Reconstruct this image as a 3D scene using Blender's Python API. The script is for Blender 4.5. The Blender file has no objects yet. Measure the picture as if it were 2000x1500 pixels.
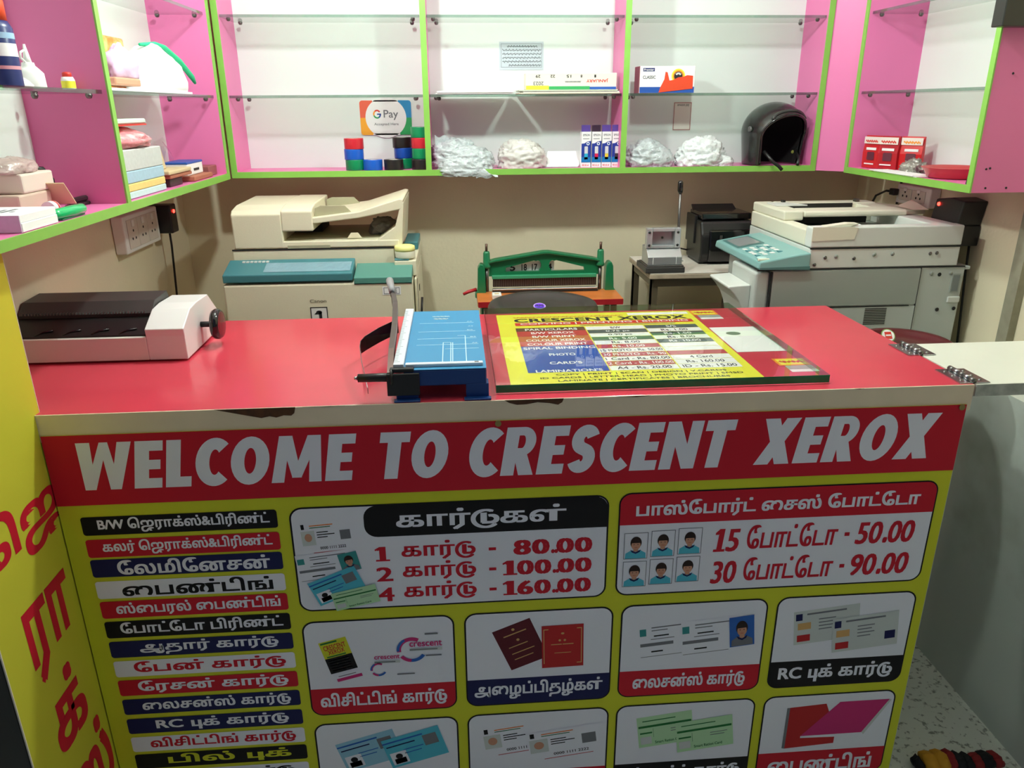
import bpy, bmesh, math, random
from mathutils import Vector, Matrix, noise
SC = bpy.context.scene
COL = SC.collection
PI = math.pi
random.seed(7)
Z0 = 0.08                      # measured heights have the counter top at 1.0; the floor lies 0.08 below that origin

# ------------------------------------------------------------------ camera, world, lamp, exposure
def make_camera():
    y, t, r = (math.radians(a) for a in (4.12, 20.1, 0.39))
    cy, sy, ct, st, cr, sr = math.cos(y), math.sin(y), math.cos(t), math.sin(t), math.cos(r), math.sin(r)
    fwd = Vector((sy*ct, cy*ct, -st)); right = Vector((cy, -sy, 0)); down = fwd.cross(right)
    r2 = cr*right + sr*down; d2 = -sr*right + cr*down
    cam = bpy.data.cameras.new('camera'); o = bpy.data.objects.new('camera', cam); COL.objects.link(o)
    M = Matrix((r2, -d2, -fwd)).transposed().to_4x4()
    M.translation = Vector((0, 0, 1.53 + Z0))
    o.matrix_world = M
    cam.sensor_width = 36; cam.lens = 1480/2000*36; cam.clip_start = .02
    SC.camera = o
make_camera()
w = bpy.data.worlds.new('world'); SC.world = w; w.use_nodes = True
bg = w.node_tree.nodes['Background']
bg.inputs[0].default_value = (0.64, 0.76, 1.0, 1); bg.inputs[1].default_value = 0.145
BULB_STRENGTH = 680
SC.view_settings.view_transform = 'Standard'
SC.view_settings.look = 'None'
SC.view_settings.exposure = 0.0
SC.view_settings.gamma = 1
SC.view_settings.use_curve_mapping = False
SC.cycles.max_bounces = 16; SC.cycles.diffuse_bounces = 8; SC.cycles.transparent_max_bounces = 16

# ------------------------------------------------------------------ materials
def lin(c): return tuple((x/12.92 if x <= .04045 else ((x+.055)/1.055)**2.4) for x in c)
MATS = {}
def mat(name, rgb, rough=.5, spec=.5, metal=0, bump=0, bscale=40, var=0, vscale=8, emit=0, alpha=1, trans=0, coat=0, detail=3, dirt=None):
    if name in MATS: return MATS[name]
    m = bpy.data.materials.new(name); m.use_nodes = True
    nt = m.node_tree; p = nt.nodes['Principled BSDF']
    c = (*lin(tuple(v/255 for v in rgb)), 1)
    p.inputs['Base Color'].default_value = c
    p.inputs['Roughness'].default_value = rough
    p.inputs['Specular IOR Level'].default_value = spec
    p.inputs['Metallic'].default_value = metal
    p.inputs['Coat Weight'].default_value = coat
    p.inputs['Alpha'].default_value = alpha
    p.inputs['Transmission Weight'].default_value = trans
    if emit:
        p.inputs['Emission Color'].default_value = c; p.inputs['Emission Strength'].default_value = emit
    tc = None
    if bump or var or dirt:
        tc = nt.nodes.new('ShaderNodeTexCoord')
    if var or dirt:
        n = nt.nodes.new('ShaderNodeTexNoise'); n.inputs['Scale'].default_value = vscale; n.inputs['Detail'].default_value = 5
        nt.links.new(tc.outputs['Object'], n.inputs['Vector'])
        rm = nt.nodes.new('ShaderNodeValToRGB')
        if dirt:
            rm.color_ramp.elements[0].position = dirt[1]; rm.color_ramp.elements[1].position = dirt[2]
            rm.color_ramp.elements[0].color = (*lin(tuple(v/255 for v in dirt[0])), 1); rm.color_ramp.elements[1].color = c
        else:
            rm.color_ramp.elements[0].position = .3; rm.color_ramp.elements[1].position = .7
            rm.color_ramp.elements[0].color = (*[max(0, x*(1-var)) for x in c[:3]], 1)
            rm.color_ramp.elements[1].color = (*[min(1, x*(1+var)) for x in c[:3]], 1)
        nt.links.new(n.outputs['Fac'], rm.inputs['Fac']); nt.links.new(rm.outputs['Color'], p.inputs['Base Color'])
    if bump:
        n = nt.nodes.new('ShaderNodeTexNoise'); n.inputs['Scale'].default_value = bscale; n.inputs['Detail'].default_value = detail
        b = nt.nodes.new('ShaderNodeBump'); b.inputs['Strength'].default_value = bump; b.inputs['Distance'].default_value = .01
        nt.links.new(tc.outputs['Object'], n.inputs['Vector']); nt.links.new(n.outputs['Fac'], b.inputs['Height'])
        nt.links.new(b.outputs['Normal'], p.inputs['Normal'])
    MATS[name] = m
    return m
def glassmat(name, tint, rough=.02, ior=1.5):
    # thin sheet glass: clear straight transmission plus a Fresnel reflection
    m = bpy.data.materials.new(name); m.use_nodes = True; nt = m.node_tree
    for n in list(nt.nodes):
        if n.type != 'OUTPUT_MATERIAL': nt.nodes.remove(n)
    out = [n for n in nt.nodes if n.type == 'OUTPUT_MATERIAL'][0]
    tr = nt.nodes.new('ShaderNodeBsdfTransparent'); tr.inputs[0].default_value = (*tint, 1)
    gl = nt.nodes.new('ShaderNodeBsdfGlossy'); gl.inputs['Roughness'].default_value = rough
    fr = nt.nodes.new('ShaderNodeFresnel'); fr.inputs[0].default_value = ior
    mx = nt.nodes.new('ShaderNodeMixShader')
    ge = nt.nodes.new('ShaderNodeNewGeometry'); sb = nt.nodes.new('ShaderNodeMath'); sb.operation = 'SUBTRACT'; sb.inputs[0].default_value = 1; sb.use_clamp = True
    mu = nt.nodes.new('ShaderNodeMath'); mu.operation = 'MULTIPLY'
    nt.links.new(ge.outputs['Backfacing'], sb.inputs[1]); nt.links.new(sb.outputs[0], mu.inputs[0]); nt.links.new(fr.outputs[0], mu.inputs[1])
    nt.links.new(mu.outputs[0], mx.inputs[0]); nt.links.new(tr.outputs[0], mx.inputs[1]); nt.links.new(gl.outputs[0], mx.inputs[2])
    nt.links.new(mx.outputs[0], out.inputs[0])
    MATS[name] = m
    return m
BW = dict(rough=.55, spec=.2, bump=.25, bscale=6, detail=1)        # matt flex banner print with long shallow ripples
pk_yel = mat('flex_yellow', (214, 216, 52), **BW)
pk_red = mat('flex_red', (204, 28, 50), **BW)
pk_blk = mat('flex_black', (22, 20, 24), **BW)
pk_nav = mat('flex_navy', (28, 32, 84), **BW)
pk_wht = mat('flex_white', (238, 238, 250), **BW)
pk_gry = mat('flex_grey', (120, 122, 130), **BW)
pk_lgr = mat('flex_light_grey', (205, 210, 210), **BW)
pk_cyan = mat('flex_cyan', (85, 190, 215), **BW)
pk_lblue = mat('flex_light_blue', (150, 200, 225), **BW)
pk_teal = mat('flex_teal', (60, 150, 150), **BW)
pk_lgreen = mat('flex_pale_green', (185, 225, 180), **BW)
pk_green = mat('flex_green', (40, 120, 60), **BW)
pk_org = mat('flex_orange', (240, 130, 30), **BW)
pk_mar = mat('flex_maroon', (95, 25, 40), **BW)
pk_brick = mat('flex_brick', (190, 40, 45), **BW)
pk_mag = mat('flex_magenta', (205, 50, 120), **BW)
pk_skin = mat('flex_skin', (205, 150, 125), **BW)
pk_hair = mat('flex_hair', (50, 36, 32), **BW)
pk_blue = mat('flex_blue', (50, 105, 190), **BW)
pk_gold = mat('flex_gold', (215, 170, 110), **BW)
white_lam = mat('white_laminate', (222, 230, 226), rough=.35, spec=.4, var=.02, vscale=3)
pink = mat('pink_laminate', (226, 120, 174), rough=.38, spec=.4, var=.03, vscale=3)
green = mat('green_edge_band', (134, 192, 82), rough=.4, var=.05, vscale=10)
red_top = mat('red_laminate', (212, 66, 84), rough=.2, spec=.6, var=.05, vscale=4)
beige_edge = mat('beige_edge_band', (236, 218, 190), rough=.5, var=.06, vscale=9)
ply = mat('bare_board', (84, 50, 26), rough=.8, var=.3, vscale=60)
wall_m = mat('cream_paint', (228, 217, 188), rough=.75, spec=.2, bump=.08, bscale=90, var=.03, vscale=5)
ceil_m = mat('ceiling_paint', (244, 244, 240), rough=.8, spec=.1)
dirty_white = mat('stained_white_laminate', (205, 212, 204), rough=.5, dirt=((178, 184, 172), .30, .50), vscale=4)
flap_m = mat('flap_laminate', (228, 232, 220), rough=.35, var=.03, vscale=7)
chip_m = mat('chipped_flap_edge', (176, 180, 172), rough=.7, var=.25, vscale=45)
shelf_glass = glassmat('shelf_glass', (.86, .90, .87))
counter_glass = glassmat('counter_glass', (.98, .99, .98), ior=2.0)    # both faces of the pane reflect
glass_edge = mat('green_glass_edge', (34, 132, 84), rough=.2, spec=.3, var=.15, vscale=30)
shelf_edge = glassmat('shelf_glass_edge', (.72, .80, .76))
steel = mat('bright_steel', (190, 192, 195), rough=.25, metal=1)
dull_steel = mat('dull_steel', (120, 118, 116), rough=.4, metal=1)
black_pl = mat('black_plastic', (26, 25, 25), rough=.4)
gloss_black = mat('glossy_black_plastic', (18, 17, 18), rough=.12, coat=.4)
dark_gry = mat('dark_grey_plastic', (62, 60, 58), rough=.45)
white_pl = mat('white_plastic', (232, 232, 228), rough=.35)
cop_beige = mat('copier_beige', (228, 221, 194), rough=.45, bump=.05, bscale=300)
cop_beige2 = mat('copier_dark_beige', (168, 164, 136), rough=.5)
cop_teal = mat('copier_teal', (66, 128, 136), rough=.35)
cop_teal2 = mat('copier_green_teal', (82, 140, 128), rough=.4)
cop_grey = mat('copier_grey', (190, 197, 192), rough=.45, bump=.04, bscale=300)
cop_grey_d = mat('copier_door_grey', (160, 167, 160), rough=.45, bump=.04, bscale=300)
cop_ltgrey = mat('copier_light_grey', (214, 218, 212), rough=.4)
cop_cream = mat('copier_cream', (226, 224, 204), rough=.4)
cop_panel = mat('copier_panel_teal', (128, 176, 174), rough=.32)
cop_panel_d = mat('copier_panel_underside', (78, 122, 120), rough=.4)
lcd = mat('grey_display', (140, 148, 150), rough=.12)
seam = mat('dark_seam', (28, 28, 26), rough=.7)
paper = mat('white_paper', (240, 240, 240), rough=.7, spec=.2)
paper2 = mat('cream_paper', (226, 216, 196), rough=.7, spec=.2)
lav_paper = mat('lilac_paper_edges', (200, 186, 206), rough=.8, spec=.1, var=.05, vscale=90)
kraft = mat('kraft_paper', (205, 185, 145), rough=.7, bump=.2, bscale=25)
brown_card = mat('brown_card', (172, 108, 82), rough=.7)
ink = mat('print_black', (32, 32, 34), rough=.6)
ink_grey = mat('print_grey', (110, 112, 118), rough=.6)
ink_red = mat('print_red', (212, 52, 40), rough=.5)
ink_blue = mat('print_blue', (36, 84, 170), rough=.45)
ink_white = mat('print_white', (238, 238, 238), rough=.5)
ink_yel = mat('print_yellow', (236, 232, 62), rough=.45)
ink_orange = mat('print_orange', (240, 150, 40), rough=.5)
ink_green = mat('print_green', (50, 160, 90), rough=.5)
cast_green = mat('green_enamel', (20, 116, 74), rough=.32, coat=.3)
wood_or = mat('varnished_wood', (196, 112, 52), rough=.35, var=.15, vscale=14)
wood_red = mat('red_painted_edge', (180, 34, 44), rough=.4)
bag_m = mat('crinkled_silver_plastic', (186, 194, 196), rough=.22, spec=.7, bump=.5, bscale=60)
bag_w = mat('milky_plastic', (208, 205, 200), rough=.35, spec=.5, bump=.3, bscale=25)
clear_m = glassmat('clear_film', (.93, .92, .93), rough=.08)
cutter_blue = mat('cutter_blue', (58, 138, 184), rough=.4, var=.03, vscale=6)
cutter_navy = mat('cutter_navy', (18, 62, 130), rough=.35)
cutter_line = mat('cutter_print', (196, 226, 236), rough=.5)
alu = mat('ruler_white', (214, 222, 230), rough=.3)
helmet_m = mat('helmet_black', (36, 38, 36), rough=.22, coat=.3)
helmet_in = mat('helmet_lining', (12, 12, 12), rough=.9)
maroon_pl = mat('maroon_plastic', (88, 26, 30), rough=.3)
chair_dk = mat('charcoal_plastic', (62, 58, 56), rough=.35)
red_led = mat('red_led', (255, 40, 30), emit=14)
table_top = mat('table_laminate', (218, 212, 200), rough=.4)
table_edge = mat('table_edge', (176, 160, 138), rough=.6, var=.15, vscale=30)
iron = mat('grey_brown_steel', (96, 86, 66), rough=.5)

# ------------------------------------------------------------------ mesh builder
class B:
    def __init__(s): s.bm = bmesh.new(); s.mats = []
    def mi(s, m):
        if m not in s.mats: s.mats.append(m)
        return s.mats.index(m)
    def faces(s, vs, fs, m, smooth=False):
        i = s.mi(m); bv = [s.bm.verts.new(v) for v in vs]
        out = []
        for f in fs:
            try: q = s.bm.faces.new([bv[k] for k in f])
            except ValueError: continue
            q.material_index = i; q.smooth = smooth; out.append(q)
        return bv, out
    def box(s, x0, x1, y0, y1, z0, z1, m, bev=0, seg=2, tf=None):
        v = [(x, y, z) for x in (x0, x1) for y in (y0, y1) for z in (z0, z1)]
        f = [(0,1,3,2), (4,6,7,5), (0,4,5,1), (2,3,7,6), (0,2,6,4), (1,5,7,3)]
        bv, fs = s.faces(v, f, m)
        if tf:
            for q in bv: q.co = tf(q.co)
        if bev:
            es = list({e for q in fs for e in q.edges})
            r = bmesh.ops.bevel(s.bm, geom=es, offset=bev, segments=seg, affect='EDGES', profile=.5)
            for q in r['faces']: q.material_index = s.mi(m)
        return s
    def prism(s, pts, axis, a, b, m, bev=0, smooth=False):
        # pts: outline in the two other axes (order x,y,z without axis); extruded from a to b
        def mk(p, t):
            l = list(p); l.insert(axis, t); return l
        n = len(pts); v = [mk(p, a) for p in pts] + [mk(p, b) for p in pts]
        f = [tuple(range(n)), tuple(range(2*n-1, n-1, -1))] + [(i, i+n, (i+1) % n + n, (i+1) % n) for i in range(n)]
        bv, fs = s.faces(v, f, m)
        if smooth:
            for q in fs[2:]: q.smooth = True
        bmesh.ops.recalc_face_normals(s.bm, faces=fs)
        if bev:
            es = list({e for q in fs for e in q.edges})
            r = bmesh.ops.bevel(s.bm, geom=es, offset=bev, segments=2, affect='EDGES', profile=.5)
            for q in r['faces']: q.material_index = s.mi(m)
        return s
    def tube(s, path, r, m, n=8, closed=False):
        P = [Vector(p) for p in path]; rings = []; L = len(P)
        rr = r if isinstance(r, (list, tuple)) else [r]*L
        up = Vector((0, 0, 1))
        prev = None
        for k, p in enumerate(P):
            if closed: t = P[(k+1) % L] - P[k-1]
            else: t = P[min(k+1, L-1)] - P[max(k-1, 0)]
            t.normalize()
            if prev is None:
                a = t.cross(up)
                if a.length < .05: a = t.cross(Vector((1, 0, 0)))
            else: a = prev - t*prev.dot(t)
            a.normalize(); prev = a; c = t.cross(a)
            rings.append([p + rr[k]*(math.cos(2*PI*j/n)*a + math.sin(2*PI*j/n)*c) for j in range(n)])
        v = [q for g in rings for q in g]; f = []
        R = L if closed else L-1
        for k in range(R):
            for j in range(n):
                f.append((k*n+j, k*n+(j+1) % n, ((k+1) % L)*n+(j+1) % n, ((k+1) % L)*n+j))
        if not closed: f += [tuple(range(n-1, -1, -1)), tuple(range((L-1)*n, L*n))]
        s.faces(v, f, m, True); return s
    def lathe(s, prof, c, m, axis=2, n=24, cap=True):
        # prof: (radius, height along axis) from c
        v = []; f = []
        for r, h in prof:
            for j in range(n):
                a = 2*PI*j/n; p = [r*math.cos(a), r*math.sin(a)]; p.insert(axis, h)
                v.append((p[0]+c[0], p[1]+c[1], p[2]+c[2]))
        for k in range(len(prof)-1):
            for j in range(n): f.append((k*n+j, k*n+(j+1) % n, (k+1)*n+(j+1) % n, (k+1)*n+j))
        if cap: f += [tuple(range(n-1, -1, -1)), tuple(range((len(prof)-1)*n, len(prof)*n))]
        bv, fs = s.faces(v, f, m, True)
        for q in fs[-2:]:
            if cap: q.smooth = False
        bmesh.ops.recalc_face_normals(s.bm, faces=fs)
        return s
    def poly(s, pts3, m):
        s.faces(pts3, [tuple(range(len(pts3)))], m); return s
    def grid(s, fn, nu, nv, m, smooth=True):
        v = [fn(i/nu, j/nv) for j in range(nv+1) for i in range(nu+1)]
        f = [(j*(nu+1)+i, j*(nu+1)+i+1, (j+1)*(nu+1)+i+1, (j+1)*(nu+1)+i) for j in range(nv) for i in range(nu)]
        s.faces(v, f, m, smooth); return s
    def blob(s, c, size, m, seed=0, amp=.25, freq=4, sub=4, ridge=.5, flat=.35, bulge=1.0, soft=False):
        r = bmesh.ops.create_icosphere(s.bm, subdivisions=sub, radius=1)
        off = Vector((seed*7.3, seed*3.1, seed*5.7)); i = s.mi(m)
        for v in r['verts']:
            d = v.co.normalized()
            if soft: d = Vector((d.x*.9, d.y*1.3, d.z*2.0))
            n1 = noise.noise(d*freq*.5+off); n2 = 1-abs(noise.noise(d*freq+off*2))*2; n3 = 1-abs(noise.noise(d*freq*2.2+off*3))*2
            k = 1 + amp*n1 + amp*ridge*(n2-.4) + amp*ridge*.6*(n3-.4)
            q = v.co.normalized()*k
            if q.z < -flat: q.z = -flat + (q.z+flat)*.08
            v.co = Vector((c[0]+q.x*size[0], c[1]+q.y*size[1], c[2]+(q.z+flat)*size[2]))
        for f in {f for v in r['verts'] for f in v.link_faces}: f.material_index = i; f.smooth = True
        return s
    def obj(s, name, parent=None, tf=None, local=False):
        me = bpy.data.meshes.new(name)
        if tf: bmesh.ops.transform(s.bm, matrix=tf, verts=s.bm.verts)
        if parent is not None and not local:
            o0 = ORG[parent]
            bmesh.ops.translate(s.bm, vec=-o0, verts=s.bm.verts)
        s.bm.to_mesh(me); s.bm.free()
        for m in s.mats: me.materials.append(m)
        o = bpy.data.objects.new(name, me); COL.objects.link(o)
        if parent is not None:
            o.parent = parent; ORG[o] = ORG[parent]
        return o
ORG = {}
def thing(name, label, cat, loc, rotz=0, group=None, rot=None):
    o = bpy.data.objects.new(name, None); COL.objects.link(o)
    o.empty_display_size = .05
    o.location = (loc[0], loc[1], loc[2]+Z0); o.rotation_euler = rot or (0, 0, rotz)
    ORG[o] = Vector(loc); o['label'] = label; o['category'] = cat
    if group: o['group'] = group
    return o
def single(b, name, label, cat, loc, group=None, local=False, rot=None, kind=None):
    # a thing that is one mesh; mesh given in measured world coordinates unless local
    if not local: bmesh.ops.translate(b.bm, vec=-Vector(loc), verts=b.bm.verts)
    o = b.obj(name); o.location = (loc[0], loc[1], loc[2]+Z0); ORG[o] = Vector(loc)
    if rot: o.rotation_euler = rot
    o['label'] = label; o['category'] = cat
    if group: o['group'] = group
    if kind: o['kind'] = kind
    return o
def struct(b, name):
    o = b.obj(name); o.location = (0, 0, Z0); ORG[o] = Vector((0, 0, 0)); o['kind'] = 'structure'
    return o
def copy_tree(o, parent=None):
    c = o.copy(); COL.objects.link(c); ORG[c] = ORG[o]
    if parent is not None: c.parent = parent
    for ch in list(o.children): copy_tree(ch, c)
    return c

# ------------------------------------------------------------------ lettering
TC = {}
def glyphs(body, spacing=1.0):
    key = (body, spacing)
    if key in TC: return TC[key]
    cu = bpy.data.curves.new('t', 'FONT'); cu.body = body; cu.size = 1; cu.fill_mode = 'FRONT'
    cu.resolution_u = 3; cu.space_character = spacing
    o = bpy.data.objects.new('t', cu); COL.objects.link(o)
    dg = bpy.context.evaluated_depsgraph_get()
    me = bpy.data.meshes.new_from_object(o.evaluated_get(dg))
    vs = [(v.co.x, v.co.y) for v in me.vertices]; fs = [tuple(p.vertices) for p in me.polygons]
    bpy.data.objects.remove(o); bpy.data.curves.remove(cu); bpy.data.meshes.remove(me)
    TC[key] = (vs, fs); return TC[key]
def stroke(pts, wd):
    # flat ribbon of width wd along a polyline
    vs = []; fs = []
    n = len(pts)
    for i, p in enumerate(pts):
        a = pts[max(i-1, 0)]; b = pts[min(i+1, n-1)]
        dx, dy = b[0]-a[0], b[1]-a[1]; l = math.hypot(dx, dy) or 1
        nx, ny = -dy/l*wd/2, dx/l*wd/2
        vs += [(p[0]+nx, p[1]+ny), (p[0]-nx, p[1]-ny)]
    for i in range(n-1): fs.append((2*i, 2*i+1, 2*i+3, 2*i+2))
    return vs, fs
def arc(cx, cy, rx, ry, a0, a1, n=16):
    return [(cx+rx*math.cos(math.radians(a0+(a1-a0)*i/n)), cy+ry*math.sin(math.radians(a0+(a1-a0)*i/n))) for i in range(n+1)]
def special(ch):
    W = .095; out = []
    if ch == '\u2460':      # numeral one with flag and foot
        out = [rect(.17, .30, 0, .70), rect(.06, .41, 0, .055), ([(.04, .58), (.18, .70), (.20, .60), (.05, .53)], [(0, 1, 2, 3)])]; adv = .50
    elif ch == '\u00b7':    # round full stop
        out = [disc(.10, .085, .056, .085, 14)]; adv = .20
    elif ch == '\u00a4':    # hook that closes the Tamil letter aa
        out = [stroke([(-.12, .40), (-.10, .02)], W), stroke(arc(-.24, -.02, .16, .17, 0, -250, 16), W*.8)]; adv = .06
    elif ch == '\u00a7':      # joined Tamil letter du
        out.append(stroke([(.30, .52), (.30, .06)], W*1.3))
        out.append(stroke([(.28, .05), (.55, .05)], W))
        out.append(stroke(arc(.52, .22, .15, .17, -90, 110), W))
        out.append(stroke(arc(.36, .24, .36, .42, 60, 318, 26), W*.8))
        adv = .80
    else:                   # joined Tamil letter pu
        out.append(stroke([(.10, .52), (.10, .0)], W))
        out.append(stroke([(.06, .04), (.50, .04)], W))
        out.append(stroke([(.42, .52), (.42, -.26)], W*1.15))
        adv = .58
    vs = []; fs = []
    for q, (v, f) in enumerate(out):
        k = len(vs); vs += [(p[0], p[1], q*4e-6) for p in v]; fs += [tuple(i+k for i in q) for q in f]
    return vs, fs, adv
SPEC = '\u00a7\u00b6\u2460\u00b7\u00a4'
def text_mesh(body, bold=(0, 0), shear=0, spacing=1.0):
    parts = []; cur = ''
    for ch in body:
        if ch in SPEC:
            if cur: parts.append(cur); cur = ''
            parts.append(ch)
        else: cur += ch
    if cur: parts.append(cur)
    V = []; F = []; x = 0
    for p in parts:
        if p in SPEC: vs, fs, adv = special(p); x += .04
        else:
            st = p.strip(); lead = len(p)-len(p.lstrip()); trail = len(p)-len(p.rstrip())
            if not st: x += .28*len(p); continue
            x += .28*lead
            vs, fs = glyphs(st, spacing); mn = min(v[0] for v in vs)
            vs = [(v[0]-mn, v[1]) for v in vs]
            adv = max(v[0] for v in vs) + .06 + .28*trail
        k = len(V); V += [(v[0]+x, v[1], v[2] if len(v) == 3 else 0) for v in vs]; F += [tuple(i+k for i in q) for q in fs]
        x += adv
    bx, by = bold
    sh = [(0, 0)]
    if bx or by:
        nx = max(2, int(bx/.035)+1) if bx else 1; ny = max(2, int(by/.035)+1) if by else 1
        sh = [(-bx+2*bx*i/max(nx-1, 1) if nx > 1 else 0, -by+2*by*j/max(ny-1, 1) if ny > 1 else 0) for i in range(nx) for j in range(ny)]
    VV = []; FF = []
    for q, (dx, dy) in enumerate(sh):
        k = len(VV); VV += [(v[0]+dx, v[1]+dy, v[2]+q*2.5e-5) for v in V]; FF += [tuple(i+k for i in q) for q in F]
    if shear: VV = [(v[0]+shear*v[1], v[1], v[2]) for v in VV]
    return VV, FF
def put(b, vf, O, U, Vv, m, box=None, keep=False, align='c'):
    """flat shape on the plane O + u U + v V, its bounds fitted to box (u0,u1,v0,v1)"""
    vs, fs = vf
    vs = [v if len(v) == 3 else (v[0], v[1], 0) for v in vs]
    O, U, Vv = Vector(O), Vector(U), Vector(Vv); N = U.cross(Vv)
    if box:
        x0 = min(v[0] for v in vs); x1 = max(v[0] for v in vs); y0 = min(v[1] for v in vs); y1 = max(v[1] for v in vs)
        u0, u1, v0, v1 = box; su = (u1-u0)/(x1-x0); sv = (v1-v0)/(y1-y0)
        if keep:
            s_ = min(su, sv); cu = (u0+u1)/2; cv = (v0+v1)/2
            vs = [(cu+(v[0]-(x0+x1)/2)*s_, cv+(v[1]-(y0+y1)/2)*s_, v[2]) for v in vs]
        else: vs = [(u0+(v[0]-x0)*su, v0+(v[1]-y0)*sv, v[2]) for v in vs]
    b.faces([O+U*v[0]+Vv*v[1]+N*v[2] for v in vs], fs, m)
def scrawl(u0, u1, v0, v1, n=40):
    return stroke([(u0+(u1-u0)*q/n, (v0+v1)/2+(v1-v0)*.38*math.sin(q*2.1)*math.cos(q*.7)) for q in range(n+1)], (v1-v0)*.28)
def rrect(u0, u1, v0, v1, r, n=6, corners='1111'):
    pts = []
    for k, (cx, cy, a) in enumerate(((u1-r, v1-r, 0), (u0+r, v1-r, 90), (u0+r, v0+r, 180), (u1-r, v0+r, 270))):
        if corners[k] == '1': pts += arc(cx, cy, r, r, a, a+90, n)
        else: pts.append(((u1, v1), (u0, v1), (u0, v0), (u1, v0))[k])
    return pts, [tuple(range(len(pts)))]
def rect(u0, u1, v0, v1): return [(u0, v0), (u1, v0), (u1, v1), (u0, v1)], [(0, 1, 2, 3)]
def rot2(vf, c, deg):
    a = math.radians(deg); ca, sa = math.cos(a), math.sin(a)
    return [(c[0]+(v[0]-c[0])*ca-(v[1]-c[1])*sa, c[1]+(v[0]-c[0])*sa+(v[1]-c[1])*ca, v[2] if len(v) == 3 else 0) for v in vf[0]], vf[1]
def disc(cx, cy, rx, ry, n=24): return arc(cx, cy, rx, ry, 0, 360-360/n, n-1), [tuple(range(n))]
def frame2(u0, u1, v0, v1, t):
    return [(u0, v0), (u1, v0), (u1, v1), (u0, v1), (u0+t, v0+t), (u1-t, v0+t), (u1-t, v1-t), (u0+t, v1-t)], [(0,1,5,4), (1,2,6,5), (2,3,7,6), (3,0,4,7)]

# ================================================================== the room
XL, XR, YB, ZF, ZC = -.990, 1.555, 2.905, -.08, 2.62
b = B(); b.box(XL-.4, XR+.6, -1.2, YB+.1, ZF-.1, ZF, mat('speckled_terrazzo', (236, 240, 228), rough=.35, dirt=((150, 154, 140), .33, .44), vscale=70)); struct(b, 'floor')
b = B(); b.box(XL-.15, XR+.15, .5, YB+.1, ZC, ZC+.08, ceil_m); struct(b, 'ceiling')
b = B(); b.box(XL-.1, XR+.1, YB, YB+.1, ZF, ZC, wall_m); struct(b, 'wall_back')
b = B(); b.box(XL-.1, XL, .95, YB, ZF, ZC, wall_m); struct(b, 'wall_left')
b = B(); b.box(XR, XR+.1, .5, YB, ZF, ZC, wall_m); struct(b, 'wall_right')
# the short return of the shop front on the left, that carries the yellow sheet
b = B(); b.box(XL+.0005, -.79, 1.10, 1.372, ZF, 1.304, mat('dark_shutter_paint', (34, 36, 36), rough=.6)); struct(b, 'wall_front')
b = B(); b.box(1.412, XR-.001, .6, 2.06, ZF, .823, dirty_white); struct(b, 'wall_partition')
b = B(); b.box(1.532, XR-.001, 1.935, 1.975, ZF, 1.30, mat('grey_trim', (150, 146, 126), rough=.6, var=.1, vscale=30)); struct(b, 'trim_1')

# ================================================================== two hanging bulbs (above the frame)
for lx, k_, lb in ((-.27, 1.0, 'left'), (.60, .72, 'right')):
    t = thing('pendant_bulb', 'bare white bulb hanging from the ceiling above the counter, the '+lb+' of two', 'lamp', (lx, 1.87, 2.14), group='hanging bulbs above the counter')
    b = B(); b.lathe([(.002, -.038), (.016, -.034), (.029, -.022), (.034, -.004), (.032, .012), (.024, .030), (.015, .046)], (lx, 1.87, 2.18), mat('bulb_glow_'+lb, (242, 255, 247), emit=BULB_STRENGTH*k_), 2, 24, cap=False); b.obj('bulb', t)
    b = B(); b.lathe([(.016, .046), (.018, .05), (.018, .085), (.008, .095)], (lx, 1.87, 2.18), white_pl, 2, 18); b.obj('lamp_holder', t)
    b = B(); b.tube([(lx, 1.87, 2.275), (lx+.004, 1.87, 2.45), (lx, 1.87, ZC-.01)], .003, black_pl, 6); b.obj('cord', t)
    b = B(); b.lathe([(.03, -.012), (.035, 0)], (lx, 1.87, ZC-.0005), white_pl, 2, 18); b.obj('ceiling_rose', t)

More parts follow.
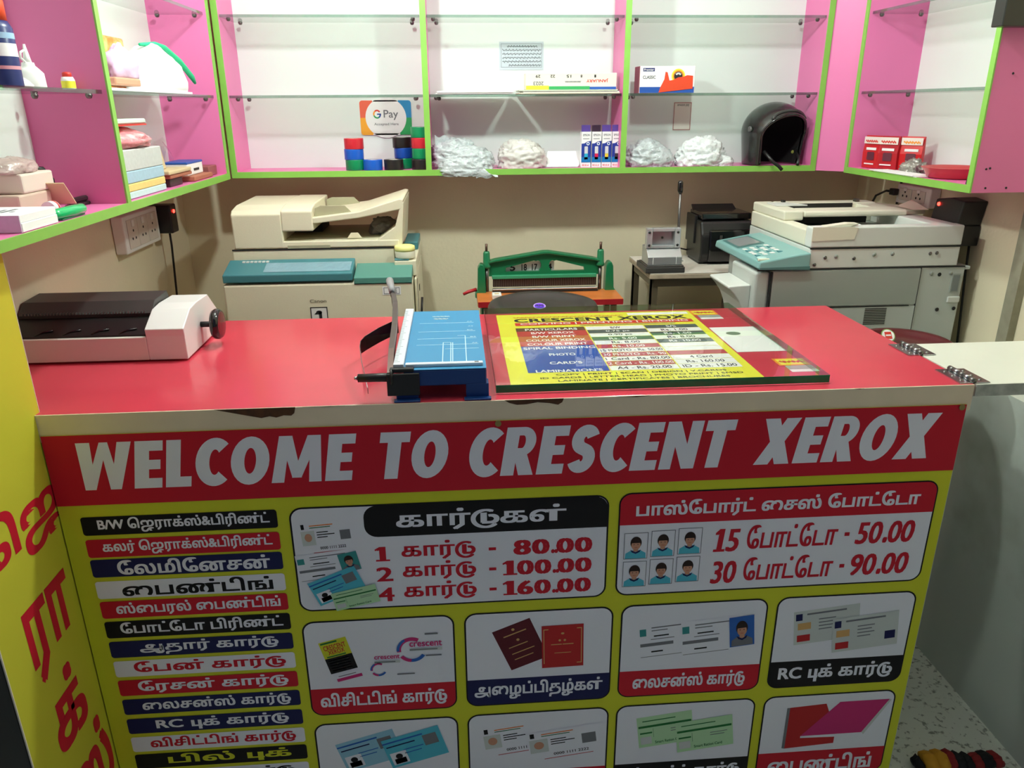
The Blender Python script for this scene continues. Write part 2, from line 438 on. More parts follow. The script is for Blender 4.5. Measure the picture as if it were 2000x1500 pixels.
# ================================================================== wall cabinets
ZB, ZT = 1.31, 2.30        # underside, top of the cabinets
def cabinet(label, loc, L, stiles, ends, shelf_z=(1.566, 1.806), rotz=0, depth=.195, endmat=pink, deep=None):
    """Built locally: x along the front (0..L), y from the front (0) to the wall (depth), z up from the underside."""
    t = thing('wall_cabinet', label, 'cabinet', loc, rotz)
    H = ZT-ZB; T = .018
    b = B(); b.box(0, L, depth-.008, depth, 0, H, white_lam); b.obj('back_panel', t, local=True)
    for z0 in (0, H-T):
        b = B(); b.box(0, L, .001, depth-.008, z0, z0+T, pink)
        if deep: b.box(0, L, depth, deep, z0, z0+T, pink)
        b.obj('bottom_panel' if z0 == 0 else 'top_panel', t, local=True)
    xs = []
    for x in stiles:
        x0 = min(max(x-T/2, 0), L-T); xs.append(x0)
        b = B(); b.box(x0, x0+T, .001, depth-.008, T, H-T, endmat); b.obj('side_panel', t, local=True)
        b = B(); b.box(x0-.0005, x0+T+.0005, -.003, .0012, 0, H, green); b.obj('edge_band', t, local=True)
    for z0 in (0, H-T):
        b = B(); b.box(0, L, -.0035, .0011, z0-.0005, z0+T+.001, green); b.obj('edge_band', t, local=True)
    for z in shelf_z:
        for k in range(len(xs)-1):
            if not ends[k]: continue
            a, c = xs[k]+T+.002, xs[k+1]-.002; zz = z-ZB
            b = B(); b.box(a, c, .012, depth-.014, zz-.004, zz+.004, shelf_glass)
            b.box(a, c, .0105, .0122, zz-.0042, zz+.0042, shelf_edge)
            g = b.obj('glass_shelf', t, local=True)
            for px in (a, c):
                for yy in (.03, depth-.05):
                    sgn = 1 if px == a else -1
                    b = B(); b.lathe([(.006, -.004), (.0075, -.007), (.005, -.013), (.002, -.014)], (px+sgn*.022 if yy < .1 else px+sgn*.03, yy, zz), dull_steel, 2, 10); b.obj('shelf_clip', g, local=True)
    return t
back_cab = cabinet('wide white pink and green three bay wall cabinet on the back wall', (-.745, 2.70, ZB), 2.022, (0, .660, 1.330, 2.022), (1, 1, 1))
left_cab = cabinet('white pink and green wall cabinet on the left wall above the binding machine', (-.747, 1.05, ZB), 1.62, (0, .787, 1.62), (1, 1), rotz=PI/2, depth=.188, deep=.242)
right_cab = cabinet('white pink and green wall cabinet on the right wall above the grey copier', (1.346, 2.620, ZB), .680, (0, .680), (1,), rotz=-PI/2, depth=.205)
for d, z in ((.040, .29), (.020, .06), (.030, .062), (.028, .012), (.085, .012)):
    b = B(); b.lathe([(.0028, 0), (.0028, .0012), (0, .0012)], (.6802, d+.01, z), seam, 0, 8, cap=False); b.obj('screw_hole', right_cab, local=True)
# the pink filler board in the right corner between two cabinets
b = B(); b.prism([(1.279, 2.70), (1.283, 2.698), (1.351, 2.632), (1.351, 2.640), (1.285, 2.706)], 2, ZB+.001, ZT, pink)
single(b, 'corner_filler_board', 'plain pink filler board in the right corner between two wall cabinets', 'board', (1.315, 2.67, ZB))

# ================================================================== counter
CX0, CX1, CY0, CY1 = -.787, 1.030, 1.365, 2.003
t = thing('shop_counter', 'long shop counter with red laminate top and worn beige front edge', 'counter', (.12, 1.68, ZF))
b = B(); b.prism([(CX0, CY0-.006), (CX1, CY0-.006), (CX1, CY1), (XL+.003, CY1), (XL+.003, 1.378), (CX0, 1.378)], 2, .972, 1.0, red_top, .001); b.obj('counter_top', t)
def wob(k): return random.uniform(-.0015, .0015)
b = B(); b.box(CX0, CX1, CY0-.009, CY0-.0062, .945, .9995, beige_edge)
b.obj('edge_band', t)
for pts in ([(-.463, .9998), (-.313, .9998), (-.316, .988), (-.322, .983), (-.336, .984), (-.35, .980), (-.362, .983), (-.378, .980), (-.40, .985), (-.434, .993)],
            [(.083, .9998), (.198, .9998), (.195, .992), (.187, .987), (.170, .991), (.147, .9935), (.125, .990), (.107, .9895), (.092, .994)],
            [(-.300, .9998), (-.22, .9998), (-.25, .9985)], [(.30, .9998), (.37, .9998), (.34, .9975)], [(.78, .9998), (.80, .9998), (.79, .9985)]):
    b = B(); b.prism([(p[0], p[1]) for p in pts], 1, CY0-.0096, CY0-.0088, ply); b.obj('chipped_patch', t)
for nm, x0, x1 in (('side_panel', CX0, CX0+.018), ('side_panel', CX1-.018, CX1)):
    b = B(); b.box(x0, x1, CY0+.001, CY1-.02, ZF, .972, dirty_white); b.obj(nm, t)
b = B(); b.box(CX0+.018, CX1-.018, CY0, CY0+.018, ZF, .972, beige_edge); b.obj('front_panel', t)
b = B(); b.box(CX0+.018, CX1-.018, CY0+.02, CY1-.03, .45, .468, white_lam); b.obj('inner_shelf', t)

# ------------------------------------------------------------------ banner
BY = 1.3540
t = thing('flex_banner', 'yellow and red printed flex banner covering the front of the counter', 'banner', (.12, BY, ZF))
X, Zv = (1, 0, 0), (0, 0, 1)
def BO(k): return (0, BY-.0002*k-.0006, 0)
b = B(); b.box(-.784, 1.020, BY, BY+.001, ZF+.012, .9585, pk_yel); b.obj('sheet', t)
b = B(); put(b, rect(-.784, 1.020, .811, .9585), BO(1), X, Zv, pk_red); hs = b.obj('heading_strip', t)
b = B()
def q4(a, b_, c, d): return [a, b_, c, d], [(0, 1, 2, 3)]
def rr(u0, u1, v0, v1): return rect(u0, u1, v0, v1)
def band(cx, cy, ro, ri, a0, a1, n=28):
    vs = []
    for i in range(n+1):
        a = math.radians(a0+(a1-a0)*i/n); vs += [(cx+ro[0]*math.cos(a), cy+ro[1]*math.sin(a)), (cx+ri[0]*math.cos(a), cy+ri[1]*math.sin(a))]
    return vs, [(2*i, 2*i+1, 2*i+3, 2*i+2) for i in range(n)]
HEAVY = {
 'W': (1.06, [q4((0, 1), (.27, 1), (.39, 0), (.18, 0)), q4((.18, 0), (.39, 0), (.61, 1), (.45, 1)), q4((.45, 1), (.61, 1), (.88, 0), (.67, 0)), q4((.67, 0), (.88, 0), (1.06, 1), (.79, 1))]),
 'E': (.54, [rr(0, .28, 0, 1), rr(.1, .54, .79, 1), rr(.1, .50, .40, .60), rr(.1, .54, 0, .21)]),
 'L': (.50, [rr(0, .28, 0, 1), rr(.1, .50, 0, .22)]),
 'C': (.62, [band(.38, .5, (.38, .515), (.11, .27), 48, 312)]),
 'O': (.76, [band(.38, .5, (.38, .515), (.115, .275), 0, 360)]),
 'M': (1.0, [q4((0, 0), (.25, 0), (.31, 1), (.09, 1)), q4((.75, 0), (1, 0), (.91, 1), (.69, 1)), q4((.10, 1), (.35, 1), (.60, .10), (.41, .10)), q4((.65, 1), (.90, 1), (.59, .10), (.40, .10))]),
 'T': (.62, [rr(.17, .45, 0, 1), rr(0, .62, .78, 1)]),
 'R': (.66, [rr(0, .27, 0, 1), rr(.1, .36, .83, 1), rr(.1, .36, .40, .57), band(.35, .70, (.27, .30), (.06, .13), 90, -90), q4((.20, .46), (.47, .46), (.67, 0), (.37, 0))]),
 'S': (.56, [stroke(arc(.29, .695, .155, .185, 20, 250, 18) + arc(.27, .305, .155, .185, 70, -160, 18), .245)]),
 'N': (.74, [rr(0, .25, 0, 1), rr(.49, .74, 0, 1), q4((0, 1), (.26, 1), (.74, 0), (.48, 0))]),
 'X': (.76, [q4((0, 1), (.31, 1), (.76, 0), (.45, 0)), q4((.45, 1), (.76, 1), (.31, 0), (0, 0))])}
def heavy(word, gap=.07, shear=.17):
    V, F, x, k = [], [], 0, 0
    for ch in word:
        w_, ps = HEAVY[ch]
        for vs, fs in ps:
            n0 = len(V); k += 1
            V += [(v[0]+x+shear*v[1], v[1], (k % 6)*2.5e-5) for v in vs]; F += [tuple(i+n0 for i in f) for f in fs]
        x += w_+gap
    return V, F
for word, box in (('WELCOME', (-.725, -.203, .842, .944)), ('TO', (-.160, -.028, .841, .944)), ('CRESCENT', (.012, .548, .838, .945)), ('XEROX', (.588, .972, .840, .944))):
    put(b, heavy(word), BO(2), X, Zv, pk_wht, box)
o = b.obj('heading_lettering', hs)
for gx in (.07, 1.010):
    b = B(); b.lathe([(.0062, 0), (.0062, .002), (.004, .002)], (0, 0, 0), mat('eyelet_brass', (150, 130, 80), rough=.4, metal=.6), 1, 14)
    b.lathe([(.004, .0022), (.0039, .0026)], (0, 0, 0), seam, 1, 10)
    bmesh.ops.transform(b.bm, matrix=Matrix.Translation((gx, BY-.003, .953)), verts=b.bm.verts)
    b.obj('eyelet', t)
BO_T = (.02, .02)
pill_rows = [  # z centre is measured from the rows of the print
    (.7645, 'k', 'B/W \u0bc6\u0b9cராக்ஸ்&பிரிண்ட்', .03), (.714, 'r', 'கலர் \u0bc6\u0b9cராக்ஸ்&பிரிண்ட்', .03), (.668, 'n', '\u0bc7லமி\u0bc7னசன்', .05),
    (.617, 'w', '\u0bc8பண்டிங்', .05), (.569, 'r', 'ஸ்\u0bc8பரல் \u0bc8பண்டிங்', .03), (.520, 'k', '\u0bc7பாட்\u0bc7டா பிரிண்ட்', .03),
    (.470, 'n', 'அ\u00a4தார் கார்\u00a7', .06), (.420, 'W', '\u0bc7பன் கார்\u00a7', .04), (.370, 'r', '\u0bc7ரசன் கார்\u00a7', .04), (.319, 'n', '\u0bc8லசன்ஸ் கார்\u00a7', .04),
    (.266, 'n', 'RC \u00b6க் கார்\u00a7', .06), (.215, 'W', 'விசிட்டிங் கார்\u00a7', .04), (.166, 'y', 'பில் \u00b6க்', .07), (.116, 'w', 'ஐடி கார்\u00a7', .06), (.066, 'r', '\u0bc7ஜாப் கார்\u00a7', .05), (.016, 'n', 'ஸ்\u0bc7கன்', .06)]
PC = {'k': (pk_blk, pk_wht), 'r': (pk_red, pk_wht), 'n': (pk_nav, pk_wht), 'w': (pk_wht, pk_blk), 'W': (pk_wht, pk_red), 'y': (pk_blk, pk_yel)}
for z, c, s_, ins in pill_rows:
    bgm, fgm = PC[c]
    b = B(); put(b, rrect(-.747, -.372, z-.0205, z+.0205, .006, 4), BO(1), X, Zv, bgm); p = b.obj('service_label', t)
    b = B(); put(b, text_mesh(s_, bold=(.030, .020)), BO(2), X, Zv, fgm, (-.747+ins, -.372-ins*.5, z-.0165, z+.0175)); b.obj('lettering', p)
def panel(x0, x1, z0, z1, r=.026):
    b = B(); put(b, rrect(x0, x1, z0, z1, r), BO(1), X, Zv, pk_blk); put(b, rrect(x0+.0036, x1-.0036, z0+.0036, z1-.0036, r-.0036), BO(2), X, Zv, pk_wht)
    return b.obj('picture_panel', t)
def caption(p, x0, x1, z0, z1, m, s_, ins, bold=(.032, .022), fg=None, ztop=.012, zbot=.014, corners='0011'):
    b = B(); put(b, rrect(x0+.003, x1-.003, z0+.003 if corners == '0011' else z0, z1 if corners == '0011' else z1-.003, .023, corners=corners), BO(3), X, Zv, m); b.obj('caption_strip', p)
    b = B(); put(b, text_mesh(s_, bold=bold), BO(4), X, Zv, fg or pk_wht, (x0+ins, x1-ins, z0+zbot, z1-ztop)); b.obj('lettering', p)
def card(b, c, wd, ht, deg, m, lines, k=3):
    """a printed card picture: list of (kind u v w h material) in card fractions"""
    u0, v0 = c[0]-wd/2, c[1]-ht/2
    put(b, rot2(rect(u0, u0+wd, v0, v0+ht), c, deg), BO(k), X, Zv, m)
    for kd, u, v, w_, h_, mm in lines:
        bx = (u0+u*wd, u0+(u+w_)*wd, v0+v*ht, v0+(v+h_)*ht)
        if kd == 'r': put(b, rot2(rect(*bx), c, deg), BO(k+1), X, Zv, mm)
        elif kd == 'o': put(b, rot2(disc((bx[0]+bx[1])/2, (bx[2]+bx[3])/2, (bx[1]-bx[0])/2, (bx[3]-bx[2])/2), c, deg), BO(k+2), X, Zv, mm)
        else:
            vs, fs = text_mesh(kd[1:], bold=(.015, .01))
            ax0 = min(v_[0] for v_ in vs); ax1 = max(v_[0] for v_ in vs); ay0 = min(v_[1] for v_ in vs); ay1 = max(v_[1] for v_ in vs)
            q = [(bx[0]+(v_[0]-ax0)/(ax1-ax0)*(bx[1]-bx[0]), bx[2]+(v_[1]-ay0)/(ay1-ay0)*(bx[3]-bx[2]), v_[2]) for v_ in vs]
            put(b, rot2((q, fs), c, deg), BO(k+1), X, Zv, mm)
def portrait(b, u0, u1, v0, v1, k, deg=0, c=None, shirt=None, back=None, frame=True):
    c = c or ((u0+u1)/2, (v0+v1)/2); W_, H_ = u1-u0, v1-v0
    def P(vf, kk, m): put(b, rot2(vf, c, deg), BO(k+kk), X, Zv, m)
    if frame: P(frame2(u0, u1, v0, v1, W_*.025), 2, pk_gry)
    P(rect(u0, u1, v0, v1), 0, back or pk_wht)
    cx = (u0+u1)/2
    P(([(u0+W_*.06, v0+H_*.02), (u1-W_*.06, v0+H_*.02), (u1-W_*.08, v0+H_*.22), (cx+W_*.2, v0+H_*.33), (cx-W_*.2, v0+H_*.33), (u0+W_*.08, v0+H_*.22)], [(0,1,2,3,4,5)]), 1, shirt or pk_cyan)
    P(rect(cx-W_*.1, cx+W_*.1, v0+H_*.28, v0+H_*.42), 2, pk_skin)
    P(([(cx-W_*.22, v0+H_*.36), (cx, v0+H_*.26), (cx+W_*.22, v0+H_*.36), (cx+W_*.16, v0+H_*.26), (cx, v0+H_*.2), (cx-W_*.16, v0+H_*.26)], [(0,1,4,5), (1,2,3,4)]), 3, pk_nav)
    P(disc(cx, v0+H_*.62, W_*.235, H_*.235), 3, pk_hair)
    P(disc(cx, v0+H_*.535, W_*.19, H_*.185), 4, pk_skin)
    P(([(cx-W_*.22, v0+H_*.62), (cx+W_*.22, v0+H_*.62), (cx+W_*.16, v0+H_*.78), (cx-W_*.16, v0+H_*.78)], [(0,1,2,3)]), 5, pk_hair)
    for sx in (-1, 1): P(disc(cx+sx*W_*.08, v0+H_*.56, W_*.028, H_*.014, 8), 5, pk_hair)
    P(rect(cx-W_*.06, cx+W_*.06, v0+H_*.44, v0+H_*.452), 5, pk_brick)
idc = [('r', .04, .80, .06, .16, pk_blk), ('r', .20, .88, .45, .03, pk_org), ('r', .20, .82, .40, .025, pk_green), ('r', .02, .28, .26, .46, pk_lgr), ('o', .08, .40, .14, .26, pk_skin),
       ('r', .32, .66, .22, .03, pk_blk), ('r', .32, .58, .34, .03, pk_blk), ('r', .32, .50, .2, .03, pk_blk), ('t0000 1111 2222', .34, .12, .5, .09, pk_blk), ('r', .2, .02, .7, .02, pk_brick)]
lic = [('r', .02, .66, .12, .2, pk_teal), ('r', .24, .86, .62, .03, pk_gry), ('r', .24, .78, .3, .025, pk_gry), ('r', .28, .62, .28, .035, pk_blk), ('r', .22, .54, .44, .02, pk_gry), ('r', .02, .36, .62, .09, pk_gry),
       ('r', .22, .18, .22, .04, pk_blk), ('r', .02, .06, .8, .015, pk_gry)]
panc = [('r', .0, .84, .7, .05, pk_blue), ('r', .04, .70, .5, .04, pk_nav), ('r', .3, .5, .35, .03, pk_blue), ('r', .3, .38, .3, .03, pk_blue), ('r', .68, .45, .24, .36, pk_gry), ('r', .05, .08, .28, .42, pk_wht), ('o', .13, .26, .12, .18, pk_blk), ('r', .09, .1, .2, .18, pk_blk)]
grc = [('r', .1, .84, .6, .03, pk_green), ('r', .02, .64, .96, .07, pk_green), ('r', .04, .44, .22, .05, pk_green), ('r', .04, .1, .2, .24, pk_lgr), ('r', .28, .3, .005, .3, pk_green), ('r', .6, .5, .3, .02, pk_gry), ('r', .6, .42, .25, .02, pk_gry), ('tSmart Ration Card', .3, .08, .5, .09, pk_green)]
rcc = [('r', .03, .72, .1, .2, pk_nav), ('r', .2, .86, .6, .05, pk_gry), ('r', .06, .44, .2, .2, pk_gold), ('r', .05, .08, .2, .2, pk_brick), ('r', .38, .68, .26, .03, pk_gry), ('r', .38, .58, .22, .03, pk_gry), ('r', .38, .48, .26, .03, pk_gry), ('r', .38, .38, .2, .03, pk_gry), ('r', .38, .16, .35, .08, pk_lgr)]
# cards panel
p = panel(-.349, .2955, .541, .787)
b = B(); put(b, rrect(-.203, .2925, .7125, .784, .026, corners='1110'), BO(3), X, Zv, pk_blk); b.obj('caption_strip', p)
b = B(); put(b, text_mesh('கார்\u00a7கள்', bold=(.03, .016)), BO(4), X, Zv, pk_wht, (-.139, .207, .7225, .772)); b.obj('lettering', p)
for z, n_, price in ((.673, '\u2460', '80\u00b700'), (.6245, '2', '\u246000\u00b700'), (.575, '4', '\u246060\u00b700')):
    b = B()
    put(b, text_mesh(n_, bold=(.03, .012)), BO(4), X, Zv, pk_red, (-.186, -.156, z-.018, z+.016) if n_ == '\u2460' else (-.186, -.152, z-.018, z+.016)); b.obj('quantity_lettering', p); b = B()
    put(b, text_mesh('கார்\u00a7', bold=(.03, .014)), BO(4), X, Zv, pk_red, (-.132, .020, z-.019, z+.026))
    b.obj('item_lettering', p); b = B(); put(b, rect(.047, .062, z-.004, z+.003), BO(4), X, Zv, pk_red); b.obj('separator_dash', p); b = B()
    put(b, text_mesh(price, bold=(.05, .012), spacing=1.12), BO(4), X, Zv, pk_red, (.098 if n_ == '\u2460' else .075, .263, z-.018, z+.0175))
    b.obj('price_lettering', p)
b = B()
card(b, (-.279, .718), .104, .072, 4, pk_wht, idc + [('r', .76, .38, .2, .3, pk_gry)])
card(b, (-.285, .650), .118, .066, 6, pk_wht, lic, 6)
portrait(b, -.258, -.219, .636, .680, 9, 12, shirt=pk_gry, back=pk_teal, frame=False)
card(b, (-.268, .602), .105, .060, 22, pk_cyan, panc, 12)
card(b, (-.232, .572), .094, .044, 12, pk_lgreen, grc, 16)
b.obj('picture', p)
# passport photo panel
p = panel(.316, .997, .541, .789)
caption(p, .316, .997, .714, .789, pk_red, 'பாஸ்\u0bc7பார்ட் \u0bc8சஸ் \u0bc7பாட்\u0bc7டா', .036, corners='1100', ztop=.020, zbot=.012)
for i in range(3):
    for j in range(2):
        b = B(); u0 = .330+.0575*i; v0 = .632-.069*j+.003*i
        portrait(b, u0, u0+.051, v0, v0+.063, 3); b.obj('portrait', p)
for z, n_, price in ((.669, '\u24605', '50\u00b700'), (.590, '30', '90\u00b700')):
    b = B()
    put(b, text_mesh(n_, bold=(.03, .012), shear=.12), BO(4), X, Zv, pk_red, (.522, .578, z-.030, z+.026)); b.obj('quantity_lettering', p); b = B()
    put(b, text_mesh('\u0bc7பாட்\u0bc7டா', bold=(.028, .012), shear=.1), BO(4), X, Zv, pk_red, (.594, .792, z-.026, z+.032))
    b.obj('item_lettering', p); b = B(); put(b, rect(.807, .818, z-.005, z+.004), BO(4), X, Zv, pk_red); b.obj('separator_dash', p); b = B()
    put(b, text_mesh(price, bold=(.03, .012), shear=.12), BO(4), X, Zv, pk_red, (.832, .962, z-.027, z+.027))
    b.obj('price_lettering', p)
cols = ((-.351, -.030), (-.009, .315), (.332, .660), (.680, .999))
# row two
p = panel(*cols[0], .265, .515); caption(p, *cols[0], .265, .338, pk_red, 'விசிட்டிங் கார்\u00a7', .022)
b = B()
card(b, (-.281, .425), .060, .085, 14, pk_yel, [('r', .0, 0, 1, .48, pk_blk), ('r', .05, .92, .6, .05, pk_green), ('tCRESCENT', .1, .72, .8, .15, pk_red), ('tXEROX', .2, .58, .6, .13, pk_red), ('r', .1, .50, .7, .04, pk_green)] + [('r', .1, .07+.08*q, .75, .03, pk_lgr) for q in range(5)])
card(b, (-.262, .372), .056, .020, 14, pk_wht, [('r', .1, .6, .7, .1, pk_gry), ('r', 0, 0, 1, .4, pk_mag)], 7)
for (cx, cz, sc_, k) in ((-.123, .430, 1, 6), (-.197, .383, .55, 9)):
    put(b, stroke(arc(cx, cz, .028*sc_, .028*sc_, 60, 190, 14), .009*sc_), BO(k), X, Zv, pk_mag); put(b, stroke(arc(cx, cz, .030*sc_, .030*sc_, 120, 185, 8), .006*sc_), BO(k+1), X, Zv, pk_blue)
    put(b, stroke(arc(cx, cz, .028*sc_, .028*sc_, 215, 330, 14), .008*sc_), BO(k), X, Zv, pk_blue); put(b, stroke(arc(cx, cz, .028*sc_, .028*sc_, 215, 265, 8), .008*sc_), BO(k+1), X, Zv, pk_mag)
for s_, bx, m in (('crescent', (-.128, -.058, .438, .452), pk_mag), ('crescent', (-.205, -.150, .410, .420), pk_mag)):
    put(b, text_mesh(s_, bold=(.02, .01)), BO(9), X, Zv, m, bx)
    put(b, rect(bx[0], bx[1], bx[2]-.011, bx[2]-.004), BO(9), X, Zv, pk_lgr); put(b, rect(bx[0], bx[1]-.01, bx[2]-.009, bx[2]-.006), BO(10), X, Zv, pk_gry)
put(b, rect(-.094, -.066, .468, .472), BO(9), X, Zv, pk_gry); put(b, rect(-.094, -.060, .412, .415), BO(9), X, Zv, pk_gry); put(b, rect(-.158, -.12, .366, .369), BO(9), X, Zv, pk_gry)
b.obj('picture', p)
p = panel(*cols[1], .265, .515); caption(p, *cols[1], .265, .338, pk_nav, 'அ\u0bc8ழப்பிதழ்கள்', .018, ztop=.008, zbot=.016)
b = B()
card(b, (.112, .428), .088, .112, 22, pk_mar, [('o', .46, .86, .08, .06, pk_gold), ('r', .2, .78, .6, .025, pk_gold), ('o', .46, .6, .08, .06, pk_gold), ('r', .2, .5, .5, .02, pk_gold), ('r', .2, .34, .6, .02, pk_gold), ('r', .2, .2, .5, .02, pk_gold)])
card(b, (.205, .418), .092, .112, 1, pk_brick, [('o', .46, .78, .08, .05, pk_gold), ('o', .4, .62, .06, .05, pk_gold), ('o', .52, .62, .06, .05, pk_gold), ('r', .22, .54, .26, .02, pk_gold), ('r', .5, .54, .26, .02, pk_gold), ('r', .3, .34, .4, .015, pk_gold),
     ('r', .04, .9, .12, .02, pk_gold), ('r', .84, .9, .12, .02, pk_gold), ('r', .84, .08, .12, .02, pk_gold), ('r', .04, .1, .02, .8, pk_gold), ('r', .94, .1, .02, .8, pk_gold)], 6)
b.obj('picture', p)
p = panel(*cols[2], .265, .515); caption(p, *cols[2], .265, .338, pk_red, '\u0bc8லசன்ஸ் கார்\u00a7', .034)
b = B(); card(b, (.435, .420), .120, .095, 5, pk_wht, lic); b.obj('picture', p); b = B(); card(b, (.535, .422), .130, .095, 5, pk_wht, lic, 6); b.obj('picture', p); b = B(); portrait(b, .578, .634, .392, .472, 9, 6, shirt=pk_gry, back=pk_blue, frame=False); b.obj('picture', p)
p = panel(*cols[3], .265, .515); caption(p, *cols[3], .265, .340, pk_blk, 'RC \u00b6க் கார்\u00a7', .024)
b = B(); card(b, (.800, .437), .150, .090, 6, pk_lgr, rcc); b.obj('picture', p); b = B(); card(b, (.893, .412), .152, .092, 6, pk_lgr, rcc + [('r', .8, .2, .16, .24, pk_nav)], 7); b.obj('picture', p)
# row three
p = panel(*cols[0], -.008, .241); caption(p, *cols[0], -.008, .066, pk_blk, 'பான் கார்\u00a7', .04)
b = B(); card(b, (-.232, .157), .135, .085, 16, pk_lblue, panc); b.obj('picture', p); b = B(); card(b, (-.130, .160), .135, .085, 16, pk_cyan, panc, 7); b.obj('picture', p)
p = panel(*cols[1], -.008, .241); caption(p, *cols[1], -.008, .066, pk_red, 'அ\u00a4தார் கார்\u00a7', .04)
b = B(); card(b, (.100, .165), .150, .085, 7, pk_wht, idc); b.obj('picture', p); b = B(); card(b, (.212, .145), .165, .085, 7, pk_wht, idc + [('r', .76, .38, .2, .34, pk_gry)], 7); b.obj('picture', p)
p = panel(*cols[2], -.008, .241); caption(p, *cols[2], -.008, .066, pk_blk, 'ஸ்மார்ட் கார்\u00a7', .02)
b = B(); card(b, (.450, .165), .130, .090, 7, pk_lgreen, grc); b.obj('picture', p); b = B(); card(b, (.545, .145), .135, .090, 7, pk_lgreen, grc, 7); b.obj('picture', p)
p = panel(*cols[3], -.008, .241); caption(p, *cols[3], -.008, .070, pk_red, '\u0bc8பண்டிங்', .03)
b = B()
for pts, m, k in (([(.745, .205), (.832, .211), (.842, .185), (.865, .214), (.865, .09), (.745, .082)], pk_brick, 3), ([(.865, .214), (.985, .214), (.93, .118), (.78, .118)], pk_mag, 4),
                  ([(.78, .118), (.93, .118), (.922, .108), (.78, .112)], pk_wht, 5), ([(.985, .214), (.99, .212), (.936, .112), (.93, .118)], pk_lgr, 5), ([(.738, .205), (.745, .205), (.745, .082), (.738, .084)], pk_gry, 4)):
    put(b, (pts, [tuple(range(len(pts)))]), BO(k), X, Zv, m)
b.obj('picture', p)

# ------------------------------------------------------------------ yellow sheet on the left return
t = thing('yellow_sign_sheet', 'tall yellow sheet with red Tamil letters at the left edge', 'sign', (-.785, 1.24, ZF))
b = B(); b.box(-.7885, -.787, 1.104, 1.3735, ZF+.01, 1.304, mat('sheet_yellow', (206, 200, 60), **BW)); b.box(-.7889, -.7866, 1.1020, 1.1042, ZF+.01, 1.304, paper2); b.box(-.7889, -.7866, 1.3733, 1.3748, ZF+.01, 1.304, paper2); b.obj('sheet', t)
YO, YU = (-.7866, 0, 0), (0, 1, 0)
for s_, bx in (('\u0bc6\u0b9c', (1.115, 1.368, .765, .89)), ('ரா', (1.175, 1.330, .530, .690)), ('க்', (1.185, 1.300, .355, .515)), ('ஸ்', (1.19, 1.345, .16, .335))):
    b = B(); put(b, text_mesh(s_, bold=(.03, .025)), YO, YU, Zv, pk_red, bx); b.obj('letter', t)

# ------------------------------------------------------------------ flap
t = thing('counter_flap', 'white hinged lift-up flap at the right end of the red counter', 'counter flap', (1.28, 1.5, .97))
b = B(); b.box(1.0345, 1.53, 1.358, 1.632, .974, .9995, flap_m); b.box(1.0345, 1.53, 1.3565, 1.3582, .9742, .999, chip_m); b.obj('board', t)
for y0 in (1.545, 1.362):
    b = B(); b.box(1.002, 1.030, y0, y0+.085, 1.0005, 1.0022, steel); b.box(1.036, 1.066, y0, y0+.085, 1.0005, 1.0022, steel)
    for k in range(5): b.tube([(1.033, y0+.017*k+.001, 1.005), (1.033, y0+.017*k+.016, 1.005)], .0055, steel if k % 2 else dull_steel, 10)
    h = b.obj('hinge', t)
    for k in range(3):
        for sx in (1.014, 1.054):
            b = B(); b.lathe([(.004, 0), (.003, .0016), (.0, .002)], (sx, y0+.015+.027*k, 1.0022), dull_steel, 2, 8, cap=False); b.obj('screw', h)

# ================================================================== things on the counter
# poster and papers under the glass
t = thing('price_list_poster', 'yellow price list poster lying under the glass on the counter', 'poster', (.365, 1.70, 1.0))
PX0, PX1, PY0, PY1 = .101, .628, 1.418, 1.985
b = B(); b.box(PX0, PX1, PY0, PY1, 1.0003, 1.0008, ink_yel); b.obj('sheet', t)
PZ = 1.0010
def PT(b, s_, x0, x1, y0, y1, m, k=0, bold=(.02, .016)): put(b, text_mesh(s_, bold=bold), (0, 0, PZ+.0001*k), (1, 0, 0), (0, 1, 0), m, (x0, x1, y0, y1))
def PR(b, x0, x1, y0, y1, m, k=0): put(b, rect(x0, x1, y0, y1), (0, 0, PZ+.0001*k), (1, 0, 0), (0, 1, 0), m)
b = B(); put(b, scrawl(.145, .44, 1.945, 1.958, 120), (0, 0, PZ+.0001), (1, 0, 0), (0, 1, 0), ink_red); PT(b, 'CRESCENT XEROX', .145, .605, 1.905, 1.940, ink, 1, (.03, .025)); b.obj('heading_lettering', t)
b = B(); PR(b, .145, .612, 1.872, 1.900, ink_red, 1); PT(b, 'COPYING | PRINTING | BINDING', .158, .60, 1.877, 1.895, ink_white, 2); PR(b, .31, .56, 1.860, 1.865, ink_grey, 1); b.obj('heading_strip', t)
b = B(); PR(b, .455, .620, 1.950, 1.972, paper, 1); b.obj('white_slip', t)
rows = 11; ya, yb = 1.505, 1.850; rh = (yb-ya)/rows
b = B()
PR(b, .143, .318, ya, yb, ink_blue, 1); PR(b, .143, .318, yb-5*rh, yb-rh, mat('print_brick', (190, 66, 52), rough=.5), 2); PR(b, .143, .318, yb-rh, yb, mat('print_brown', (92, 70, 34), rough=.5), 2)
for k, s_ in ((0, 'PARTICULARS'), (1, 'B/W XEROX'), (2, 'B/W PRINT'), (3, 'COLOUR XEROX'), (4, 'COLOUR PRINT'), (5, 'SPIRAL BINDING'), (6.6, 'PHOTO'), (8.5, "CARD'S"), (10.2, "LAMINATION'S")):
    wd = .012*len(s_); PT(b, s_, .232-wd/2, .232+wd/2, yb-(k+.82)*rh, yb-(k+.25)*rh, ink_white, 3)
b.obj('item_column', t)
b = B()
alt = [ink_white, mat('print_slate', (70, 96, 92), rough=.5), ink_white, MATS['print_slate'], ink_white, mat('print_dusty_red', (188, 70, 80), rough=.5), ink_white, MATS['print_dusty_red'], ink_white, MATS['print_dusty_red'], ink_white]
